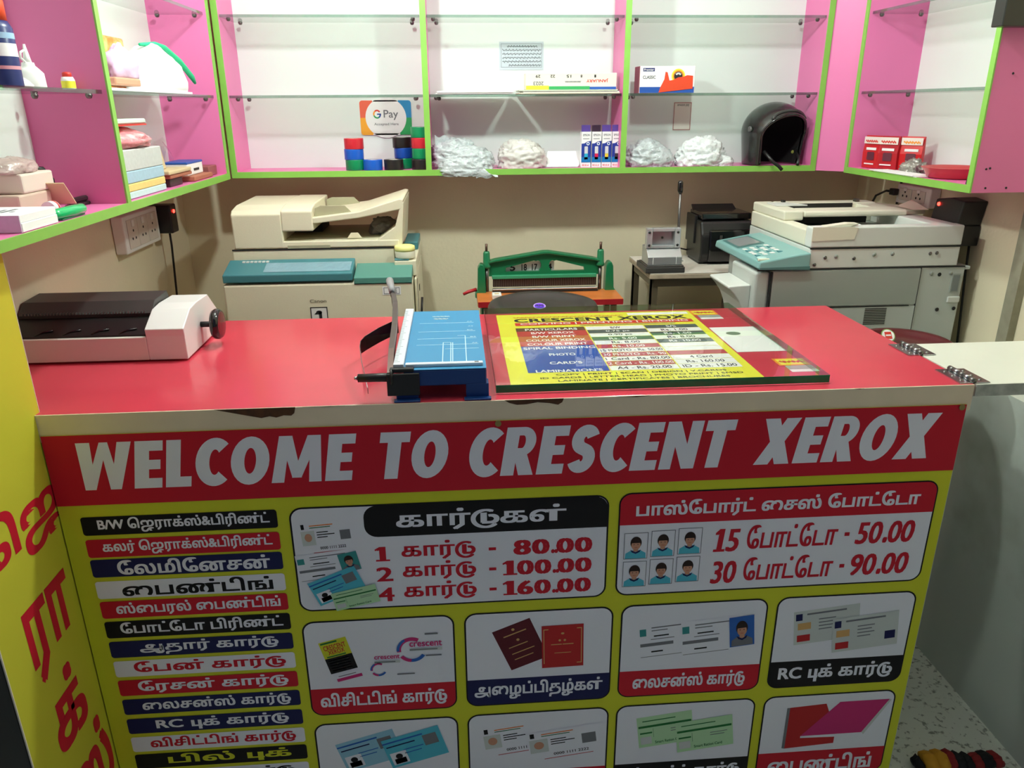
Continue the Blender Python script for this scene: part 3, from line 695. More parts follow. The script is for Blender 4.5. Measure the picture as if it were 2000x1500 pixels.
tx = [('B/W', 'S/S'), ('0.75 ps', 'Rs. 1.00'), ('0.90 ps', 'Rs. 1.50'), ('Rs. 5.00', 'Rs. 8.00'), ('Rs. 8.00', 'Rs. 10.00'), ('Rs. 10.00', ''), ('15 PHOTO - Rs. 50.00', ''), ('30 PHOTO - Rs. 90', ''), ('1 Card - Rs. 80.00', '4 Card'), ('2 Card - Rs. 100.00', 'Rs. 160.00'), ('A4 - Rs. 20.00', 'ID - Rs. 15.00')]
for k in range(rows):
    y1_ = yb-k*rh; y0_ = y1_-rh
    m = alt[k]; m2 = alt[(k+1) % 2] if k < 5 else (ink_white if k in (5, 8, 9, 10) else m)
    PR(b, .321, .470, y0_+.001, y1_-.001, m, 1); PR(b, .473, .608, y0_+.001, y1_-.001, m2, 1)
    for s_, xc, mm in ((tx[k][0], .396, m), (tx[k][1], .54, m2)):
        if s_:
            wd = min(.0085*len(s_), .145); PT(b, s_, xc-wd/2, xc+wd/2, y0_+rh*.22, y1_-rh*.22, ink if mm == ink_white else ink_white, 2, (.012, .01))
b.obj('price_table', t)
b = B()
for k, (s_, x0, x1) in enumerate((('COPY | PRINT | SCAN | DESIGN | V.CARDS', .20, .565), ('ID CARDS | LETTER HEAD | PHOTO PRINT | SMSD', .165, .595), ('LAMINATE | CERTIFICATES | BROCHURES', .20, .56), ('POSTERS | STUDENT PROJECT', .255, .50))):
    PT(b, s_, x0, x1, 1.481-.019*k, 1.494-.019*k, ink, 1, (.01, .01))
b.obj('service_lettering', t)
b = B(); b.box(.632, .748, 1.607, 1.812, 1.0003, 1.0007, paper)
put(b, disc(.675, 1.755, .018, .014), (0, 0, PZ), (1, 0, 0), (0, 1, 0), ink_grey)
single(b, 'payment_card', 'white payment card with grey oval under the counter glass', 'card', (.69, 1.71, 1.0))
def sticker(y, x, label):
    t = thing('glass_sticker', label, 'sticker', (x, y, 1.0), group='makers stickers under the glass')
    b = B(); b.box(x-.036, x+.034, y-.02, y+.028, 1.0003, 1.0006, ink_orange); b.box(x-.03, x+.028, y-.014, y+.022, 1.0006, 1.0007, ink_yel); b.obj('yellow_half', t)
    b = B(); put(b, scrawl(x-.026, x+.024, y-.008, y+.016, 22), (0, 0, 1.0009), (1, 0, 0), (0, 1, 0), ink_red); b.obj('lettering', t)
    b = B(); b.box(x-.026, x+.034, y-.045, y-.021, 1.0003, 1.0006, mat('print_silver', (160, 168, 164), rough=.4)); b.box(x-.026, x+.034, y-.062, y-.046, 1.0003, 1.0006, ink_white); b.obj('silver_half', t)
sticker(1.525, .725, 'orange and silver sticker under the front right of the counter glass')
sticker(1.955, .665, 'orange and silver sticker under the back right of the counter glass')
t = thing('counter_glass_sheet', 'thick clear glass sheet with green edges lying on the counter', 'glass sheet', (.41, 1.70, 1.0))
GX0, GX1, GY0, GY1 = .069, .744, 1.392, 1.995
b = B(); b.box(GX0, GX1, GY0, GY1, 1.0016, 1.0175, counter_glass); b.obj('pane', t)
b = B(); E_ = .0007
edge_soft = glassmat('soft_glass_edge', (.62, .82, .72))
b.box(GX0, GX1, GY0-E_, GY0-.0001, 1.0016, 1.0175, glass_edge); b.box(GX1+.0001, GX1+E_, GY0, GY1, 1.0016, 1.0175, edge_soft)
b.box(GX0-E_, GX0-.0001, GY0, GY1, 1.0016, 1.0175, edge_soft); b.box(GX0, GX1, GY1+.0001, GY1+E_, 1.0016, 1.0175, edge_soft); b.obj('green_edge', t)

# paper cutter
t = thing('paper_cutter', 'blue guillotine paper cutter with black handle arm on the counter', 'paper cutter', (-.04, 1.58, 1.0))
b = B(); b.box(-.108, .050, 1.372, 1.812, 1.028, 1.060, cutter_navy, .002, 1); b.box(-.108, .050, 1.372, 1.812, 1.0602, 1.0612, cutter_blue); b.obj('cutting_bed', t)
b = B()
for yy, x0, x1 in ((1.70, -.09, .034), (1.63, -.09, .036), (1.575, -.09, .037), (1.53, -.09, .04), (1.50, -.03, .04)):
    b.box(x0, x1, yy, yy+.0016, 1.0612, 1.0615, cutter_line)
for x0, y1_ in ((-.035, 1.545), (-.019, 1.545), (-.015, 1.545), (.012, 1.595)):
    b.box(x0, x0+.0016, 1.40, y1_, 1.0612, 1.0615, cutter_line)
b.box(-.035, -.019, 1.545, 1.5466, 1.0612, 1.0615, cutter_line); b.box(-.004, .012, 1.595, 1.5966, 1.0612, 1.0615, cutter_line)
for y_, s_, x0 in ((1.705, 'A4', .018), (1.665, 'A5', .02), (1.635, '8x10', .018), (1.58, 'B5', .024), (1.535, 'A6', .026)):
    put(b, text_mesh(s_, bold=(.01, .01)), (0, 0, 1.0618), (1, 0, 0), (0, 1, 0), cutter_line, (x0, x0+.012, y_, y_+.006))
b.obj('guide_lines', t)
b = B(); put(b, scrawl(-.062, -.022, 1.752, 1.764, 40), (0, 0, 1.0618), (1, 0, 0), (0, 1, 0), cutter_line); put(b, scrawl(-.058, -.025, 1.728, 1.746, 30), (0, 0, 1.0618), (1, 0, 0), (0, 1, 0), cutter_line); b.obj('lettering', t)
b = B(); b.box(-.128, -.108, 1.385, 1.812, 1.0612, 1.069, alu, .001, 1)
for k in range(40): b.box(-.1275, -.1275+(.012 if k % 5 == 0 else .007), 1.40+k*.01, 1.4008+k*.01, 1.0691, 1.0693, ink_grey)
b.obj('clamp_ruler', t)
b = B(); b.box(-.105, .044, 1.386, 1.398, 1.0614, 1.068, alu, .001, 1); b.box(.028, .036, 1.389, 1.395, 1.0681, 1.0684, dull_steel); b.obj('paper_stop', t)
for x0, x1 in ((-.128, -.078), (.006, .058)):
    b = B(); b.box(x0, x1, 1.358, 1.372, 1.0005, 1.004, cutter_navy, .001, 1); b.box(x0+.004, x1-.004, 1.372, 1.40, 1.0005, 1.030, cutter_navy, .001, 1); b.obj('foot', t)
for x0, x1 in ((-.120, -.078), (.006, .046)):
    b = B(); b.box(x0, x1, 1.77, 1.80, 1.0005, 1.030, cutter_navy, .001, 1); b.obj('foot', t)
b = B(); b.box(-.140, -.078, 1.365, 1.3715, 1.012, 1.056, black_pl, .001, 1); b.box(-.134, -.088, 1.3715, 1.384, 1.056, 1.064, black_pl, .001, 1)
b.lathe([(.008, -.085), (.0085, -.04), (.009, -.018)], (-.11, 1.378, 1.046), black_pl, 0, 14)
b.lathe([(.016, -.024), (.019, -.021), (.016, -.018)], (-.11, 1.378, 1.046), black_pl, 0, 16)
b.lathe([(.003, -.092), (.004, -.086)], (-.11, 1.378, 1.046), steel, 0, 10)
b.obj('pivot_bracket', t)
b = B()
AP = [(-.134, 1.376, 1.050), (-.136, 1.46, 1.073), (-.139, 1.60, 1.086), (-.147, 1.75, 1.096), (-.156, 1.815, 1.102)]
for k in range(len(AP)-1):
    a, c = AP[k], AP[k+1]; wd = .0055
    b.faces([(a[0]-wd, a[1], a[2]-.016), (a[0]+wd, a[1], a[2]-.016), (a[0]+wd, a[1], a[2]+.006), (a[0]-wd, a[1], a[2]+.006),
             (c[0]-wd, c[1], c[2]-.016), (c[0]+wd, c[1], c[2]-.016), (c[0]+wd, c[1], c[2]+.006), (c[0]-wd, c[1], c[2]+.006)],
            [(0,1,2,3), (7,6,5,4), (0,4,5,1), (1,5,6,2), (2,6,7,3), (3,7,4,0)], mat('blade_bronze', (96, 80, 76), rough=.3, metal=.8))
bl = b.obj('blade_arm', t)
b = B(); b.tube([(-.156, 1.812, 1.100), (-.160, 1.835, 1.104)], .006, black_pl, 10); b.tube([(-.160, 1.835, 1.106), (-.170, 1.895, 1.122)], [.008, .0095], mat('grey_grip', (150, 148, 150), rough=.4), 12); b.obj('handle', bl)
b = B()
gp = [(-.142, 1.72, 1.052), (-.180, 1.655, 1.050), (-.205, 1.605, 1.047), (-.213, 1.585, 1.044), (-.212, 1.560, 1.042), (-.200, 1.48, 1.036), (-.186, 1.41, 1.030), (-.178, 1.374, 1.020)]
wv = [.017, .017, .016, .014, .012, .010, .009, .005]
vs = []
for p_, h in zip(gp, wv): vs += [(p_[0], p_[1], p_[2]-h), (p_[0]+.0012, p_[1], p_[2]-h), (p_[0]+.0012, p_[1], p_[2]+h), (p_[0], p_[1], p_[2]+h)]
fs = []
for k in range(len(gp)-1):
    for j in range(4): fs.append((4*k+j, 4*k+(j+1) % 4, 4*k+4+(j+1) % 4, 4*k+4+j))
b.faces(vs, fs+[(0,1,2,3), tuple(4*(len(gp)-1)+j for j in (3,2,1,0))], mat('guard_strip', (44, 32, 32), rough=.15, coat=.4)); b.obj('blade_guard', t)

# comb binding machine
t = thing('binding_machine', 'white and black comb binding machine with round side knob on the counter', 'binding machine', (-.70, 1.76, 1.0))
b = B(); b.box(-.985, -.690, 1.662, 1.90, 1.004, 1.058, mat('putty_plastic', (234, 230, 222), rough=.4), .002, 1); b.obj('base', t)
b = B(); b.prism([(1.662, 1.058), (1.66, 1.075), (1.72, 1.106), (1.765, 1.110), (1.85, 1.108), (1.905, 1.06), (1.905, 1.006), (1.662, 1.004)], 0, -.690, -.606, mat('binder_white', (232, 232, 230), rough=.3), .002); e = b.obj('end_cover', t)
b = B(); b.tube([(-.606, 1.775, 1.053), (-.575, 1.775, 1.053)], .007, black_pl, 12); b.lathe([(.020, 0), (.033, .003), (.036, .009), (.036, .016), (.031, .022)], (-.580, 1.775, 1.053), gloss_black, 0, 28)
b.lathe([(.029, .0221), (.022, .0235), (0.0, .0236)], (-.580, 1.775, 1.053), mat('knob_red', (110, 26, 38), rough=.15), 0, 28, cap=False); b.obj('knob', e)
b = B(); b.prism([(1.668, 1.0582), (1.69, 1.0582), (1.735, 1.085), (1.735, 1.092), (1.668, 1.062)], 0, -.985, -.692, black_pl); b.obj('punch_bed', t)
b = B(); b.prism([(1.735, 1.0585), (1.725, 1.096), (1.752, 1.120), (1.83, 1.124), (1.86, 1.06)], 0, -.985, -.692, dark_gry, .001)
b.obj('top_cover', t)
b = B()
for k in range(40): b.box(-.975+k*.0068, -.9735+k*.0068, 1.722, 1.732, 1.096, 1.1005, dull_steel)
b.obj('comb_teeth', t)
for k in range(4):
    b = B(); b.tube([(-.93+.06*k, 1.672, 1.0635), (-.915+.06*k, 1.681, 1.069), (-.895+.06*k, 1.684, 1.0715)], .002, gloss_black, 6); b.obj('paper_stop', t)
for x in (-.93, -.63):
    for y in (1.69, 1.87):
        b = B(); b.lathe([(.008, 0), (.008, .0045)], (x, y, 1.0), black_pl, 2, 10); b.obj('foot', t)

# ================================================================== behind the counter
# beige copier on the left
t = thing('photocopier', 'beige photocopier with teal control panel and document feeder at back left', 'photocopier', (-.42, 2.5, ZF))
b = B(); b.box(-.706, -.138, 2.302, 2.78, ZF+.012, 1.030, cop_beige, .006)
b.box(-.135, -.128, 2.36, 2.78, ZF+.02, 1.026, cop_beige, .002, 1); b.obj('body', t)
b = B(); b.box(-.1275, -.1265, 2.395, 2.398, .3, 1.02, seam); b.box(-.1275, -.1262, 2.50, 2.52, .955, .975, seam); b.tube([(-.124, 2.44, .86), (-.118, 2.47, .94)], .004, black_pl, 6); b.obj('side_seam', t)
b = B(); b.prism([(2.300, 1.036), (2.300, 1.060), (2.402, 1.088), (2.402, 1.036)], 0, -.703, -.318, cop_teal, .003); cp = b.obj('control_panel', t)
def slope(y): return 1.060+(y-2.300)*(.028/.102)
b = B(); b.faces([(-.585, 2.315, slope(2.315)+.001), (-.325, 2.315, slope(2.315)+.001), (-.325, 2.375, slope(2.375)+.001), (-.585, 2.375, slope(2.375)+.001)], [(0,1,2,3)], mat('hazy_film', (128, 164, 178), rough=.18, bump=.4, bscale=40)); b.obj('plastic_film', cp)
b = B()
for k in range(7): b.box(-.66+.012*k, -.652+.012*k, 2.378, 2.388, slope(2.38), slope(2.388)+.002, white_pl)
b.obj('key', cp)
b = B(); b.prism([(2.299, 1.026), (2.299, 1.045), (2.405, 1.070), (2.405, 1.036)], 0, -.314, -.139, cop_teal2, .002); b.obj('side_cover', t)
b = B(); b.box(-.314, -.14, 2.302, 2.40, 1.024, 1.028, seam); b.obj('cover_seam', t)
b = B(); b.box(-.698, -.197, 2.422, 2.76, 1.030, 1.115, cop_beige, .003); b.box(-.698, -.197, 2.4205, 2.4225, 1.112, 1.1165, seam); b.obj('scanner', t)
b = B(); b.box(-.196, -.128, 2.385, 2.77, 1.0305, 1.078, cop_beige, .003); b.obj('side_ledge', t)
b = B(); b.box(-.195, -.150, 2.386, 2.46, 1.0785, 1.083, cop_teal, .001, 1); b.box(-.175, -.129, 2.58, 2.77, 1.0785, 1.105, cop_teal, .003, 1); b.obj('ledge_trim', t)
f = B(); f.prism([(2.424, 1.117), (2.42, 1.222), (2.435, 1.234), (2.50, 1.244), (2.75, 1.246), (2.76, 1.235), (2.76, 1.117)], 0, -.690, -.538, cop_beige, .004)
f.prism([(2.421, 1.170), (2.421, 1.230), (2.435, 1.238), (2.50, 1.246), (2.75, 1.247), (2.76, 1.170)], 0, -.539, -.443, cop_beige, .004)
f.box(-.545, -.180, 2.424, 2.76, 1.1172, 1.138, cop_beige, .003)
f.prism([(-.250, 1.136), (-.190, 1.178), (-.168, 1.252), (-.160, 1.252), (-.172, 1.1175), (-.250, 1.1175)], 1, 2.4262, 2.758, cop_beige, .002)
fd = f.obj('document_feeder', t)
b = B(); b.box(-.545, -.198, 2.47, 2.75, 1.1385, 1.141, cop_beige2); b.box(-.538, -.445, 2.6, 2.75, 1.14, 1.169, seam); b.box(-.527, -.395, 2.4195, 2.4225, 1.1172, 1.126, cop_beige2); b.obj('exit_slot', fd)
b = B(); b.prism([(-.450, 1.196), (-.44, 1.192), (-.300, 1.207), (-.166, 1.232), (-.160, 1.262), (-.172, 1.264), (-.30, 1.226), (-.45, 1.209)], 1, 2.426, 2.735, cop_cream if False else cop_beige, .003); tr = b.obj('input_tray', fd)
b = B()
for y0, y1_ in ((2.452, 2.456), (2.690, 2.694)):
    b = B(); b.prism([(-.440, 1.209), (-.438, 1.236), (-.42, 1.243), (-.345, 1.243), (-.325, 1.222)], 1, y0, y1_, cop_beige2, .001); b.obj('paper_guide', tr)
b = B(); b.box(-.44, -.33, 2.47, 2.68, 1.2115, 1.2135, cop_beige2); b.obj('tray_floor', tr)
b = B(); b.blob((-.235, 2.56, 1.142), (.048, .05, .034), mat('grey_film', (128, 126, 120), rough=.3, bump=.5, bscale=40), 3, .3, 5); b.obj('wrinkled_wrapper', fd)
b = B(); b.prism([(-.345, 1.1412), (-.332, 1.158), (-.31, 1.158), (-.298, 1.1412)], 1, 2.45, 2.455, cop_beige, .001); b.obj('exit_guide', fd)
b = B(); put(b, text_mesh('Canon', bold=(.02, .012)), (0, 2.3010, 0), X, Zv, mat('copier_print_grey', (138, 134, 112), rough=.5), (-.452, -.402, .971, .981)); b.obj('lettering', t)
b = B(); put(b, rect(-.453, -.401, .895, .957), (0, 2.3012, 0), X, Zv, white_pl); put(b, frame2(-.453, -.401, .895, .957, .0028), (0, 2.3008, 0), X, Zv, ink)
put(b, disc(-.427, .940, .009, .006), (0, 2.3006, 0), X, Zv, ink); put(b, rect(-.428, -.419, .905, .942), (0, 2.3006, 0), X, Zv, ink); put(b, ([(-.436, .940), (-.442, .934), (-.432, .934)], [(0,1,2)]), (0, 2.3006, 0), X, Zv, ink); b.obj('number_sticker', t)
b = B(); put(b, rect(-.230, -.174, .990, 1.016), (0, 2.3012, 0), X, Zv, paper); put(b, frame2(-.226, -.204, .993, 1.013, .0015), (0, 2.3008, 0), X, Zv, ink_grey); put(b, frame2(-.200, -.178, .993, 1.013, .0015), (0, 2.3008, 0), X, Zv, ink_grey)
for q in range(3): put(b, rect(-.196, -.186, .997+.005*q, .999+.005*q), (0, 2.3006, 0), X, Zv, ink_grey)
b.obj('white_label', t)
# round wax tub on the ledge
t = thing('wax_tub', 'small round white tub with yellow top standing on the beige copier', 'tub', (-.163, 2.415, 1.0832))
b = B(); b.lathe([(.030, 0), (.0315, .004), (.0315, .030), (.029, .034)], (-.163, 2.415, 1.0834), mat('tub_white', (238, 236, 214), rough=.4)); b.obj('body', t)
b = B(); b.lathe([(.0318, .022), (.0322, .028), (.0318, .036), (.026, .0385)], (-.163, 2.415, 1.0834), mat('tub_yellow', (236, 234, 150), rough=.5)); b.obj('lid', t)

# grey copier on the right
t = thing('photocopier', 'large grey photocopier with slanted teal keypad at back right', 'photocopier', (1.2, 2.3, ZF))
b = B(); b.box(.914, 1.503, 2.122, 2.48, ZF+.012, 1.078, cop_grey, .004); b.box(1.500, 1.518, 2.121, 2.40, 1.068, 1.078, cop_grey, .002, 1); b.obj('body', t)
b = B(); b.box(.917, 1.364, 2.118, 2.1225, .968, 1.074, cop_grey_d); b.box(.917, 1.364, 2.118, 2.1225, .30, .962, cop_grey); b.obj('side_door', t)
b = B(); b.box(.911, .9145, 2.1175, 2.123, .2, 1.074, seam); b.box(1.365, 1.3665, 2.1185, 2.123, .2, 1.076, seam); b.box(.95, 1.345, 2.1172, 2.119, .962, .965, seam); b.box(.87, 1.50, 2.12, 2.123, 1.0765, 1.0795, seam); b.obj('panel_seam', t)
b = B()
for k in range(10): b.box(1.211, 1.278, 2.1172, 2.1182, .955-.0052*k, .9575-.0052*k, seam)
b.obj('vent', t)
b = B(); b.box(.866, .911, 2.124, 2.32, ZF+.012, 1.072, cop_grey, .008, 3); b.obj('end_column', t)
b = B(); b.prism([(.800, 1.020), (.802, 1.026), (.866, 1.030), (.866, .90), (.858, .91), (.850, .945), (.836, .978), (.818, 1.002)], 1, 2.15, 2.33, cop_ltgrey, .003); b.obj('exit_wing', t)
b = B(); b.box(1.022, 1.475, 2.122, 2.60, 1.080, 1.138, cop_ltgrey, .003); b.box(1.02, 1.475, 2.1205, 2.1225, 1.1365, 1.1405, seam); b.obj('scanner', t)
b = B()
for u, z in ((1.038, 1.092), (1.068, 1.112), (1.155, 1.108), (1.385, 1.118), (1.405, 1.119)):
    b.lathe([(.0055, -.001), (.0045, -.0025), (0.0, -.0025)], (u, 2.1215, z), dull_steel, 1, 10, cap=False)
for u, z in ((1.425, 1.055), (1.438, .948), (1.49, .950)):
    b.lathe([(.006, -.0015), (.004, -.0025), (0.0, -.0022)], (u, 2.1215, z), seam, 1, 10, cap=False)
for u, z in ((1.10, 1.115), (1.215, 1.118), (1.27, 1.119), (1.40, 1.058), (1.46, 1.058)):
    b.lathe([(.006, -.0003), (.006, -.0008), (0.0, -.0008)], (u, 2.1215, z), cop_grey_d, 1, 10, cap=False)
b.obj('screw', t)
b = B(); b.box(1.466, 1.492, 2.1195, 2.1225, 1.000, 1.056, cop_grey_d); b.box(1.469, 1.489, 2.119, 2.1205, 1.004, 1.052, mat('recess_grey', (128, 136, 136), rough=.5)); b.box(1.462, 1.502, 2.117, 2.1225, .968, .988, cop_ltgrey, .003, 1); b.obj('grip_recess', t)
# lid: a basin with the feeder tray bridging it
l = B(); l.box(1.020, 1.476, 2.121, 2.165, 1.1405, 1.199, cop_ltgrey, .004); l.box(1.020, 1.062, 2.165, 2.59, 1.1405, 1.188, cop_cream, .004); l.box(1.40, 1.476, 2.165, 2.59, 1.1405, 1.198, cop_ltgrey, .004)
l.box(1.062, 1.40, 2.165, 2.59, 1.1405, 1.160, cop_grey_d); l.box(1.062, 1.40, 2.50, 2.59, 1.16, 1.2, cop_cream, .003)
ld = l.obj('lid', t)
b = B(); b.prism([(1.020, 1.200), (1.140, 1.200), (1.155, 1.196), (1.146, 1.164), (1.020, 1.160)], 1, 2.1195, 2.1212, cop_cream, 0); b.prism([(1.06, 1.1995), (1.135, 1.1995), (1.16, 1.207), (1.13, 1.208)], 1, 2.13, 2.16, cop_cream); b.obj('corner_plate', ld)
f = B()
f.box(1.026, 1.09, 2.34, 2.60, 1.188, 1.218, cop_cream, .005); f.box(1.09, 1.43, 2.34, 2.43, 1.198, 1.216, cop_cream, .006); f.box(1.09, 1.43, 2.535, 2.60, 1.198, 1.218, cop_cream, .006); f.prism([(1.36, 2.34), (1.50, 2.36), (1.47, 2.50), (1.40, 2.60), (1.36, 2.60)], 2, 1.199, 1.214, cop_cream, .004)
fd = f.obj('document_feeder', t)
b = B(); b.prism([(1.045, 2.45), (1.150, 2.45), (1.11, 2.52), (1.045, 2.53)], 2, 1.2185, 1.223, cop_ltgrey, .001); b.obj('side_guide', fd); b = B(); b.box(1.11, 1.118, 2.55, 2.57, 1.2185, 1.226, black_pl); b.obj('hinge_tab', fd); b = B(); b.box(1.36, 1.372, 2.54, 2.56, 1.2185, 1.228, dull_steel); b.obj('hinge_tab', fd)
b = B(); b.box(1.115, 1.345, 2.43, 2.5345, 1.165, 1.185, seam); b.box(1.115, 1.345, 2.532, 2.5346, 1.185, 1.2165, seam); b.obj('feed_slot', fd)
b = B()
for x in (1.17, 1.23, 1.29, 1.345): b.prism([(x, 1.185), (x+.006, 1.212), (x+.01, 1.185)], 1, 2.44, 2.444, cop_cream)
b.obj('roller_rib', fd)
b = B(); b.grid(lambda u, v: (1.12+.14*u, 2.18+.13*v, 1.163+.006*math.sin(u*7)*v+.012*v*u), 8, 5, paper); b.grid(lambda u, v: (1.44+.05*u, 2.33+.1*v, 1.2165+.02*u*v), 4, 4, paper2); b.obj('loose_sheet', ld)
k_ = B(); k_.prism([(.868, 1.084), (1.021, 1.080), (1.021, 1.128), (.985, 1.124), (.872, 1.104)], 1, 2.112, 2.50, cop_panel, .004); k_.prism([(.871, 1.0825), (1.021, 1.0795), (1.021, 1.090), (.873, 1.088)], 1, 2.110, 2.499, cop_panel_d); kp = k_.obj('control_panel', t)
def kz(x): return 1.104+(x-.872)*(.020/.113)+.0012
b = B()
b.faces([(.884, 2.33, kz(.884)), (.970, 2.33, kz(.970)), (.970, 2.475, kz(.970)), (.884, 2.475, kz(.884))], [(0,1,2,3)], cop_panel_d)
b.faces([(.892, 2.345, kz(.892)+.0006), (.962, 2.345, kz(.962)+.0006), (.962, 2.462, kz(.962)+.0006), (.892, 2.462, kz(.892)+.0006)], [(0,1,2,3)], lcd); b.obj('display', kp)
for i in range(4):
    for j in range(5):
        x, y = .888+.022*i, 2.185+.026*j
        b = B(); b.box(x, x+.014, y, y+.015, kz(x)-.001, kz(x)+.002, white_pl if (i+j) % 3 else cop_teal, .001, 1); b.obj('key', kp)
b = B(); b.lathe([(.014, -.001), (.014, .003), (.011, .004)], (.89, 2.15, kz(.89)), mat('start_key', (180, 225, 220), rough=.3), 2, 14); b.box(.872, .905, 2.125, 2.135, kz(.88)-.002, kz(.9)+.001, cop_cream, .001, 1); b.obj('start_key', kp)

# side table with die cutter and printer
t = thing('side_table', 'small steel legged side table with pale top by the back wall', 'table', (.855, 2.66, ZF))
b = B(); b.box(.652, 1.06, 2.50, 2.82, .975, .992, table_edge, .002, 1); b.box(.653, 1.059, 2.501, 2.819, .992, .9955, table_top, .001, 1); b.obj('table_top', t)
for x in (.675, 1.035):
    for y in (2.525, 2.795):
        b = B(); b.box(x-.012, x+.012, y-.003, y+.012, ZF, .975, iron); b.box(x-.012, x-.008, y-.003, y+.02, ZF, .975, iron); b.obj('leg', t)
b = B(); b.box(.672, 1.04, 2.52, 2.535, .945, .975, iron); b.box(.665, .675, 2.53, 2.80, .945, .975, iron); b.obj('apron', t)
t = thing('die_cutter', 'silver hand press card cutter with long upright lever on the side table', 'card cutter', (.705, 2.56, .9957))
b = B(); b.box(.637, .772, 2.50, 2.64, .9957, 1.016, dark_gry, .003); b.box(.641, .768, 2.503, 2.62, 1.016, 1.021, dull_steel, .002); b.obj('base', t)
b = B(); b.prism([(2.512, 1.021), (2.512, 1.048), (2.545, 1.078), (2.60, 1.078), (2.60, 1.021)], 0, .645, .763, mat('press_silver', (186, 190, 192), rough=.3, metal=.7), .002); b.box(.662, .664, 2.511, 2.513, 1.024, 1.05, white_pl); b.box(.742, .744, 2.511, 2.513, 1.024, 1.05, white_pl); b.obj('press_bed', t)
fr = B()
silver = mat('plate_silver', (202, 206, 208), rough=.25, metal=.6)
fr.box(.643, .663, 2.535, 2.56, 1.074, 1.142, silver, .002); fr.box(.739, .760, 2.535, 2.56, 1.074, 1.142, silver, .002); fr.box(.663, .739, 2.535, 2.56, 1.130, 1.142, silver, .002); fr.box(.663, .739, 2.535, 2.56, 1.074, 1.084, silver, .002)
fo = fr.obj('die_frame', t)
b = B()
for x in (.652, .750):
    for z in (1.085, 1.128): b.lathe([(.0045, -.001), (.004, -.003), (0.0, -.003)], (x, 2.535, z), black_pl, 1, 10, cap=False)
b.obj('bolt', fo)
b = B(); b.box(.663, .739, 2.557, 2.562, 1.082, 1.132, mat('die_plate', (150, 152, 154), rough=.2, metal=.6)); b.lathe([(.004, 0), (.004, -.002)], (.702, 2.557, 1.107), seam, 1, 10); b.obj('die_plate', fo)
b = B(); b.tube([(.768, 2.58, 1.03), (.762, 2.575, 1.14), (.758, 2.57, 1.255)], .0045, dull_steel, 8); lv = b.obj('lever', t)
b = B(); b.tube([(.7585, 2.57, 1.252), (.757, 2.569, 1.262), (.756, 2.568, 1.288), (.756, 2.568, 1.294)], [.006, .0095, .009, .005], gloss_black, 12); b.obj('lever_grip', lv)
b = B(); b.tube([(.76, 2.575, 1.024), (.785, 2.57, 1.024)], .004, white_pl, 8); b.obj('ejector_pin', t)
t = thing('inkjet_printer', 'black desktop printer on the side table behind the card cutter', 'printer', (.93, 2.72, .9957))
b = B(); b.prism([(2.64, 1.0), (2.625, 1.03), (2.63, 1.10), (2.65, 1.145), (2.80, 1.150), (2.80, 1.0)], 0, .862, 1.052, black_pl, .008); b.box(.868, 1.046, 2.655, 2.80, 1.150, 1.172, gloss_black, .004); b.obj('body', t)
b = B(); b.prism([(2.625, 1.005), (2.618, 1.05), (2.624, 1.118), (2.64, 1.118), (2.64, 1.005)], 0, .890, 1.04, gloss_black, .006); b.box(.925, .934, 2.616, 2.62, 1.07, 1.10, dark_gry); b.obj('front_cover', t)
b = B(); b.prism([(2.77, 1.172), (2.80, 1.172), (2.815, 1.185), (2.81, 1.187)], 0, .875, 1.03, black_pl); b.box(.856, .868, 2.70, 2.80, 1.06, 1.16, black_pl, .003); b.obj('paper_support', t)
for x in (.875, 1.035):
    b = B(); b.box(x-.01, x+.01, 2.65, 2.78, .9957, 1.001, black_pl); b.obj('foot', t)
b = B(); b.tube([(.87, 2.79, 1.02), (.83, 2.78, 1.03), (.80, 2.79, 1.005), (.79, 2.80, 1.001)], .003, black_pl, 6); b.obj('cable', t)

# green punching machine
t = thing('punching_machine', 'green cast iron punching machine with varnished wooden tray behind the counter', 'punching machine', (.31, 2.45, ZF))
b = B(); b.box(.062, .532, 2.352, 2.50, .930, .948, wood_or, .003); b.box(.064, .530, 2.3505, 2.3535, .929, .947, wood_red); b.obj('wooden_tray', t)
b = B(); out = [(.105, 1.000), (.475, 1.000), (.475, 1.045), (.455, 1.050), (.305, 1.074), (.285, 1.074), (.125, 1.050), (.105, 1.045)]
def ring(bb, outer, holes, y0, y1, m):
    import mathutils
    pts = [outer]+holes
    tri = mathutils.geometry.tessellate_polygon([[Vector((p[0], p[1], 0)) for p in q] for q in pts])
    flat = [p for q in pts for p in q]; n = len(flat)
    v = [(p[0], y0, p[1]) for p in flat]+[(p[0], y1, p[1]) for p in flat]
    f = [tuple(x) for x in tri]+[tuple(i+n for i in reversed(x)) for x in tri]
    k = 0
    for q in pts:
        L = len(q)
        for i in range(L): f.append((k+i, k+(i+1) % L, k+(i+1) % L+n, k+i+n))
        k += L
    bv, fs = bb.faces(v, f, m); bmesh.ops.recalc_face_normals(bb.bm, faces=fs)
h1 = [(.160, 1.014), (.272, 1.014)] + arc(.268, 1.034, .012, .016, -60, 120, 6) + [(.255, 1.050), (.162, 1.028)]
h2 = [(.425, 1.014), (.313, 1.014)] + [(p[0], p[1]) for p in arc(.317, 1.034, .012, .016, 240, 60, 6)] + [(.330, 1.050), (.423, 1.026)]
ring(b, out, [h1, h2], 2.490, 2.505, cast_green)
b.prism([(.105, 1.044), (.125, 1.049), (.285, 1.073), (.305, 1.073), (.455, 1.049), (.475, 1.044), (.475, 1.051), (.455, 1.057), (.305, 1.081), (.285, 1.081), (.125, 1.057), (.105, 1.051)], 1, 2.478, 2.515, cast_green, .002)
